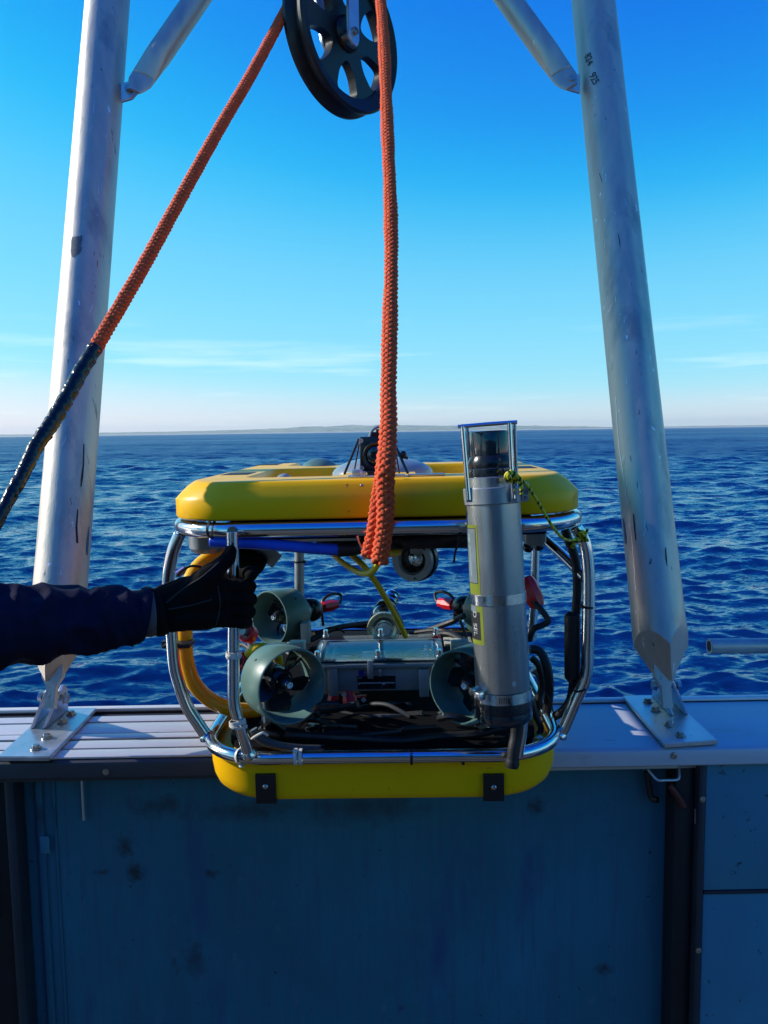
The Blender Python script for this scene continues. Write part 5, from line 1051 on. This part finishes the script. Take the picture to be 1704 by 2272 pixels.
CF = frame(cyl_ax, Vector((0, 1, 0))); 
tow = (EYE - OR_); view_l = RINV @ (EYE - (OR_ + RROT @ (c0 - OR_))); view_l = (view_l - cyl_ax * view_l.dot(cyl_ax)).normalized(); side_l = view_l.cross(cyl_ax) * -1
if side_l.x < 0: side_l = -side_l
def cpol(deg, py, r): return c0 + cyl_ax * hz(py) + (view_l * math.cos(R(deg)) + side_l * math.sin(R(deg))) * r * PXM
def cpatch(name, a0, a1, y0, y1, r, m_, par=None):
    bm = new(); G_ = [[bm.verts.new(cpol(a0 + (a1 - a0) * i / 8, y0 + (y1 - y0) * j / 3, r)) for i in range(9)] for j in range(4)]
    for j in range(3):
        for i in range(8): bm.faces.new((G_[j][i], G_[j][i + 1], G_[j + 1][i + 1], G_[j + 1][i]))
    return obj(name, bm, m_, par or ic, 180)
cpatch('lime_label', -88, -37, 1160, 1312, 61.35, LIME); cpatch('label_border', -84, -42, 1167, 1288, 61.5, INK); cpatch('label_field', -83, -43.5, 1168.5, 1286.5, 61.65, PALE)
cpatch('label_print', -72, -62, 1180, 1198, 61.75, mat('faint_print', (0.2, 0.3, 0.32), 0.5)); cpatch('label_print', -66, -60, 1206, 1272, 61.75, MATS['faint_print'])
cpatch('lime_label', -86, -34, 1337, 1421, 61.35, LIME); cpatch('label_field', -84, -52, 1337.5, 1350, 61.55, PALE); cpatch('label_field', -84, -42, 1350, 1411, 61.5, INK)
tb = text_bm('D  SEL', 0.0125)
for v in tb.verts:
    X_, Y_ = v.co.x, v.co.y; v.co = cpol(-60 + math.degrees(Y_ / rc), 1376 + X_ / PXM * 0.97, 61.8)
obj('label_print', tb, LTXT, ic, 0)
tb = text_bm('B', 0.009)
for v in tb.verts:
    X_, Y_ = v.co.x, v.co.y; v.co = cpol(14 + math.degrees(X_ / rc), 1069 - Y_ / PXM, 56.5)
obj('collar_mark', tb, INK, ic, 0)
# clamp screw housing and worm slots
bm = new(); box(bm, cpol(-52, 1530, 68), (0.018, 0.011, 0.011), Matrix((side_l * math.cos(R(-52)) - view_l * math.sin(R(-52)), view_l * math.cos(R(-52)) + side_l * math.sin(R(-52)), cyl_ax)).transposed(), 0.001); lathe(bm, [(0, 0.007), (0.0055, 0.007), (0.006, 0), (0.006, -0.004)], cpol(-66, 1524, 67), (-side_l * 0.8 + view_l * 0.6), 10); obj('clamp_screw', bm, STEEL, hcl, 30)
bm = new()
for k in range(7): box(bm, cpol(-8 + k * 3.4, 1538, 64.9), (0.0009, 0.0012, 0.008), Matrix((side_l, view_l, cyl_ax)).transposed())
obj('worm_slots', bm, BLKG, hcl, 0, kind='stuff')
bm = new(); lathe(bm, [(0, 0.0005), (0.0035, 0.0005), (0.0037, -0.001)], cpol(24, 1504, 61), cpol(24, 1504, 62) - cpol(24, 1504, 61), 16); obj('port_plug', bm, GREY, ic)
# cage of bars over the sensor head
YQ = 1.058
for pts, r in (([(1016, 947, 1.05), (1080, 941, 1.05), (1147, 936.5, 1.05)], 0.0027), ([(1026, 945, 1.05), (1033, 1030, 1.046), (1040, 1109, 1.042)], 0.0030), ([(1130, 938, 1.05), (1134, 1030, 1.046), (1139, 1106, 1.042)], 0.0030), ([(1037, 944, 1.105), (1041, 1020, 1.11), (1044, 1080, 1.115)], 0.0028), ([(1141, 938, 1.105), (1144, 1020, 1.11), (1146, 1080, 1.115)], 0.0028), ([(1022, 946, 1.105), (1145, 937, 1.105)], 0.0026), ([(1026, 945, 1.05), (1037, 944, 1.105)], 0.0024), ([(1130, 938, 1.05), (1141, 938, 1.105)], 0.0024)):
    bm = new(); tube(bm, [V(*p) for p in pts], r, 10); obj('cage_bar', bm, STEEL, ic)
for px in (1041, 1140): bm = new(); box(bm, V(px, 1098, 1.0445), (0.0085, 0.006, 0.019), None, 0.001); obj('bar_foot', bm, GREY, ic, 30)
# side lug with two bolts
a, b = V(1150, 1070, 1.07), V(1173, 1111, 1.07); bm = new(); box(bm, (a + b) / 2, (b.x - a.x, 0.006, a.z - b.z), None, 0.001); lug_ = obj('side_lug', bm, GREY, ic, 30)
for py in (1079, 1104): bm = new(); lathe(bm, [(0.0022, 0.0012), (0.0052, 0.0012), (0.0056, 0), (0.0056, -0.001), (0.0022, -0.001)], V(1165, py, 1.0665), (0, -1, 0), 18, close=True); obj('lug_washer', bm, STEEL, lug_)
rov.rotation_euler = RROT.to_euler()

# ================================================================== yellow and black cord
def striped(bm, pts, r, n=8):
    i0 = len(bm.faces); tube(bm, pts, r, n)
    bm.faces.ensure_lookup_table()
    for idx in range(i0, len(bm.faces)):
        i, k = divmod(idx - i0, n); bm.faces[idx].material_index = 1 if ((k - i) % n) < 3 and (i // 5) % 5 < 3 else 0
bm = new()
CR = 0.0021
striped(bm, resample(spl([at(1146, 1066, 1.036), at(1160, 1068, 1.045), at(1176, 1086, 1.06), at(1196, 1118, 1.075), at(1216, 1152, 1.09), at(1233, 1178, 1.11), at(1252, 1196, 1.15), at(1272, 1198, 1.20), at(1290, 1190, 1.222)], 10), 0.0012), CR)
for k in range(4):      # turns of the upper knot about the cage bar
    cx, cy, Y = 1137 + 5.5 * k - 6, 1058 + 3 * math.sin(k * 2.1), 1.036
    striped(bm, resample(spl([at(cx + 9 * math.cos(R(a)), cy + 10 * math.sin(R(a + 35 * k)), Y + 0.006 * math.sin(R(a + 60 * k))) for a in range(0, 360, 45)], 6), 0.0012), CR * 1.15)
striped(bm, resample(spl([at(1153, 1066, 1.036), at(1157, 1080, 1.038), at(1156, 1098, 1.04)], 6), 0.0012), CR * 1.2)
for k in range(3):      # lower knot about the side upright
    striped(bm, resample(spl([at(1291 + 9 * math.cos(R(a)) + 2 * k, 1189 + 11 * math.sin(R(a + 50 * k)), 1.218 + 0.010 * math.sin(R(a + 70 * k))) for a in range(0, 360, 45)], 6), 0.0012), CR)
striped(bm, resample(spl([at(1290, 1192, 1.216), at(1300, 1184, 1.214), at(1304, 1172, 1.215)], 6), 0.0012), CR)
striped(bm, resample(spl([at(1288, 1194, 1.216), at(1276, 1203, 1.216), at(1268, 1216, 1.217)], 6), 0.0012), CR * 1.5)
obj('cord', bm, [CORD1, CORD2], None, 180, label='thin yellow and black cord knotted from the grey cylinder to the side upright', cat='cord')

# ================================================================== loose pipe at the right edge
bm = new(); pa, pb_ = at(1573, 1434, 1.66), at(1780, 1432, 1.66); dpp = (pb_ - pa).normalized()
lathe(bm, [(0.0115, 0.0), (0.0158, 0.0), (0.0162, 0.001), (0.0162, 0.004), (0.0160, 0.006), (0.0160, 1.1), (0.0115, 1.1)], pa, dpp, 32, close=True); obj('rail_pipe', bm, ALU, None, 30, label='short grey open ended rail pipe sticking in at the right edge over the sea', cat='pipe')

# ================================================================== PERSON reaching in from the left
per = empty('person', (-1.0, 0.42, DECK_Z), 'person in navy jacket and black glove reaching in from the left to grip the handle', 'person')
def caps(bm, p, q, r0, r1, n=14):
    p, q = Vector(p), Vector(q); d = (q - p); L = d.length
    prof = [(r0 * math.cos(R(a)), r0 * math.sin(R(a))) for a in range(-90, 1, 15)] + [(r1 * math.cos(R(a)), L + r1 * math.sin(R(a))) for a in range(0, 91, 15)]
    prof[0] = (0, -r0); prof[-1] = (0, L + r1); lathe(bm, prof, p, d, n); return bm
def chain(bm, pts, rs):
    for (p, q), (a, b) in zip(zip(pts[:-1], pts[1:]), zip(rs[:-1], rs[1:])): caps(bm, p, q, a, b)
# glove: palm, five fingers, wrist band
g = new()
W = lambda x, y, Y: at(x, y, Y)
YT = 1.128 - 0.0085
chain(g, [W(352, 1352, 1.078), W(400, 1338, 1.084), W(452, 1330, 1.090), W(486, 1326, 1.094)], [0.0235, 0.0225, 0.021, 0.017])
chain(g, [W(352, 1372, 1.078), W(410, 1368, 1.083), W(462, 1368, 1.092), W(490, 1366, 1.096)], [0.020, 0.0205, 0.018, 0.0145])
chain(g, [W(352, 1332, 1.080), W(410, 1312, 1.086), W(460, 1300, 1.092), W(488, 1300, 1.096)], [0.0185, 0.0205, 0.018, 0.0145])
# fingers wrap over the front of the tube and behind it
for y, x, r in ((1301, 556, 0.0094), (1329, 557, 0.0098), (1356, 554, 0.0094), (1381, 549, 0.0082)):
    chain(g, [W(484, y - 3, 1.094), W(512, y - 2, YT - 0.0145), W(536, y - 1, YT - 0.011), W(x - 1, y + 1, YT + 0.006), W(x - 4, y + 3, YT + 0.024), W(x - 20, y + 4, YT + 0.034)], [r * 1.12, r * 1.06, r * 1.02, r, r * 0.95, r * 0.85])
# the forefinger goes behind the tube
chain(g, [W(470, 1296, 1.105), W(496, 1288, 1.138), W(522, 1280, 1.152), W(548, 1274, 1.146), W(560, 1270, 1.130), W(557, 1276, 1.118)], [0.0125, 0.0112, 0.0108, 0.0104, 0.0098, 0.009])
# thumb lies up along the tube
chain(g, [W(420, 1318, 1.080), W(456, 1284, 1.082), W(486, 1258, 1.096), W(505, 1240, 1.104), W(511, 1224, 1.106)], [0.0195, 0.0165, 0.0125, 0.0112, 0.0092])
gl = remesh(g, 0.0016, 2)
gl.normal_update()
for v in gl.verts:
    n1 = noise.noise(v.co * 55); n2 = noise.noise(v.co * 130 + Vector((3, 1, 7)))
    v.co += v.normal * (0.0010 * n1 + 0.0006 * n2)
from mathutils.bvhtree import BVHTree
gl.normal_update(); bt = BVHTree.FromBMesh(gl)
def on_glove(px, py):
    h_ = bt.ray_cast(EYE, ray(px, py).normalized()); return h_[0] if h_[0] else None
seams = []
for run in ([(368, 1338), (395, 1316), (420, 1298), (446, 1282), (470, 1262), (486, 1248)], [(372, 1352), (420, 1344), (470, 1330)], [(482, 1300), (488, 1330), (486, 1360), (480, 1386)]):
    pts = [p for p in (on_glove(*q) for q in spl([Vector((x_, y_, 0)) for x_, y_ in run], 6) and [(q.x, q.y) for q in spl([Vector((x_, y_, 0)) for x_, y_ in run], 6)]) if p is not None]
    if len(pts) > 3: seams.append(pts)
obj('glove', gl, GLOVE, per, 180)
bm = new()
for pts in seams: tube(bm, pts, 0.0012, 6)
obj('glove_seam', bm, mat('glove_thread', (0.02, 0.02, 0.022), 0.7), per, 180)
bm = new(); wp = [W(342, 1360.5, 1.075), W(347, 1360, 1.076), W(356, 1359, 1.077), W(366, 1357, 1.079)]; tube(bm, wp, [0.0305, 0.0322, 0.0326, 0.0300], 28); obj('glove_cuff', bm, GLOVE, per, 180)
bm = new(); tube(bm, [W(308, 1363, 1.067), W(322, 1362, 1.069), W(334, 1361.5, 1.072), W(347, 1360.5, 1.076)], [0.0270, 0.0310, 0.0318, 0.0300], 28); obj('cuff_lining', bm, CUFF, per, 180)
# jacket: sleeve and body in one surface
j = new()
sl_pts = [W(330, 1362, 1.071), W(250, 1370, 1.058), W(130, 1382, 1.030), W(0, 1390, 0.995), W(-140, 1392, 0.95), Vector((-0.66, 0.82, 1.33)), Vector((-0.82, 0.62, 1.42))]
chain(j, sl_pts, [0.0335, 0.040, 0.0485, 0.0525, 0.056, 0.064, 0.075])
S2 = Vector((-1.20, 0.30, 1.43)); SC = (Vector((-0.82, 0.62, 1.42)) + S2) / 2
caps(j, Vector((-0.82, 0.62, 1.42)), S2, 0.085, 0.085)
chain(j, [SC + Vector((0, 0, -0.02)), SC + Vector((0.0, -0.02, -0.25)), SC + Vector((0.0, -0.03, -0.52))], [0.125, 0.15, 0.14])
caps(j, SC + Vector((-0.08, -0.07, -0.05)), SC + Vector((-0.08, -0.09, -0.5)), 0.11, 0.13); caps(j, SC + Vector((0.08, 0.07, -0.05)), SC + Vector((0.08, 0.05, -0.5)), 0.11, 0.13)
chain(j, [S2, S2 + Vector((-0.06, -0.06, -0.30)), S2 + Vector((0.02, 0.06, -0.54))], [0.075, 0.06, 0.045])
jk = remesh(j, 0.0042, 4)
# trim the cuff square and make folds
dd = (W(342, 1361, 1.075) - W(300, 1366, 1.066)).normalized(); cp = W(322, 1362.5, 1.070)
geo = bmesh.ops.bisect_plane(jk, geom=jk.verts[:] + jk.edges[:] + jk.faces[:], plane_co=cp, plane_no=(dd + Vector((0, 0, -0.25))).normalized(), clear_outer=True)
jk.normal_update()
for v in jk.verts:
    p = v.co; w = noise.noise(Vector((p.x * 26 + p.z * 9, p.y * 20, p.z * 12 - p.x * 11))); w2 = noise.noise(p * 60 + Vector((5, 2, 1)))
    ridge = 1 - abs(w) * 2.2; d_ = (cp - p).dot(dd)
    near = max(0.0, 1 - abs(d_ - 0.045) / 0.045); fold = (1 - abs(math.sin(d_ * 150 + 3.0 * noise.noise(p * 22)))) ** 2 * max(0, noise.noise(p * 18 + Vector((2, 2, 2))) + 0.45)
    k_ = min(1.0, max(0.0, d_ / 0.012))
    v.co += v.normal * ((0.0085 * max(-0.4, ridge) - 0.004 + 0.0016 * w2) * k_ + 0.010 * fold * near * k_)
obj('jacket', jk, NAVY, per, 180)
bm = new(); hn_ = (dd + Vector((0, 0, -0.25))).normalized(); lathe(bm, [(0.0345, -0.010), (0.0372, -0.006), (0.0376, 0.0), (0.0366, 0.0030), (0.0335, 0.0015)], cp, hn_, 40)
for v in bm.verts: v.co += Vector((0, 0, 1)) * 0.0015 * noise.noise(v.co * 70)
obj('sleeve_hem', bm, NAVY, per, 180)
# trousers, boots and head (all beyond the left edge of the picture)
t_ = new(); hip = SC + Vector((0, -0.03, -0.58))
for s in (-1, 1):
    h_ = hip + Vector((0.09 * s, 0.075 * s, 0)); chain(t_, [h_, h_ + Vector((0.02 * s, 0.03, -0.40)), Vector((h_.x + 0.04 * s, h_.y, DECK_Z + 0.10))], [0.11, 0.075, 0.058])
obj('trousers', remesh(t_, 0.012, 3), mat('dark_trousers', (0.02, 0.022, 0.03), 0.8, bump=0.2), per, 180)
for s in (-1, 1):
    h_ = hip + Vector((0.13 * s, 0.075 * s, 0)); b_ = new(); chain(b_, [Vector((h_.x, h_.y - 0.03, DECK_Z + 0.16)), Vector((h_.x, h_.y - 0.03, DECK_Z + 0.05)), Vector((h_.x + 0.05, h_.y + 0.12, DECK_Z + 0.04))], [0.055, 0.05, 0.04]); obj('boot', remesh(b_, 0.009, 2), BLK, per, 180)
hdc = SC + Vector((0.01, 0.02, 0.25)); fw = Vector((0.75, 0.66, 0)).normalized(); sd = Vector((fw.y, -fw.x, 0)); h = new()
ball(h, hdc, 0.1, Matrix((sd, fw, Vector((0, 0, 1)))).transposed(), (0.78, 0.95, 1.15), 20, 14); caps(h, SC + Vector((0, 0, 0.06)), hdc - Vector((0, 0, 0.05)), 0.06, 0.055)
caps(h, hdc + fw * 0.09 + Vector((0, 0, 0.02)), hdc + fw * 0.108 + Vector((0, 0, -0.02)), 0.008, 0.014); caps(h, hdc + fw * 0.07 + Vector((0, 0, -0.09)), hdc + fw * 0.075 + Vector((0, 0, -0.06)), 0.03, 0.03)
for s in (-1, 1): caps(h, hdc + sd * 0.078 * s + Vector((0, 0, 0.02)), hdc + sd * 0.08 * s + Vector((0, 0, -0.02)), 0.014, 0.011)
obj('head', remesh(h, 0.006, 3), SKIN, per, 180)
for s in (-1, 1): bm = new(); ball(bm, hdc + fw * 0.083 + sd * 0.032 * s + Vector((0, 0, 0.012)), 0.011); obj('eye', bm, WHT, per)
bm = new(); ball(bm, hdc - fw * 0.006 + Vector((0, 0, 0.025)), 0.104, Matrix((sd, fw, Vector((0, 0, 1)))).transposed(), (0.84, 1.0, 1.12), 20, 14)
bmesh.ops.bisect_plane(bm, geom=bm.verts[:] + bm.edges[:] + bm.faces[:], plane_co=hdc + Vector((0, 0, 0.035)), plane_no=Vector((0, 0, 1)), clear_inner=True); obj('knit_cap', bm, NAVY, per, 180)
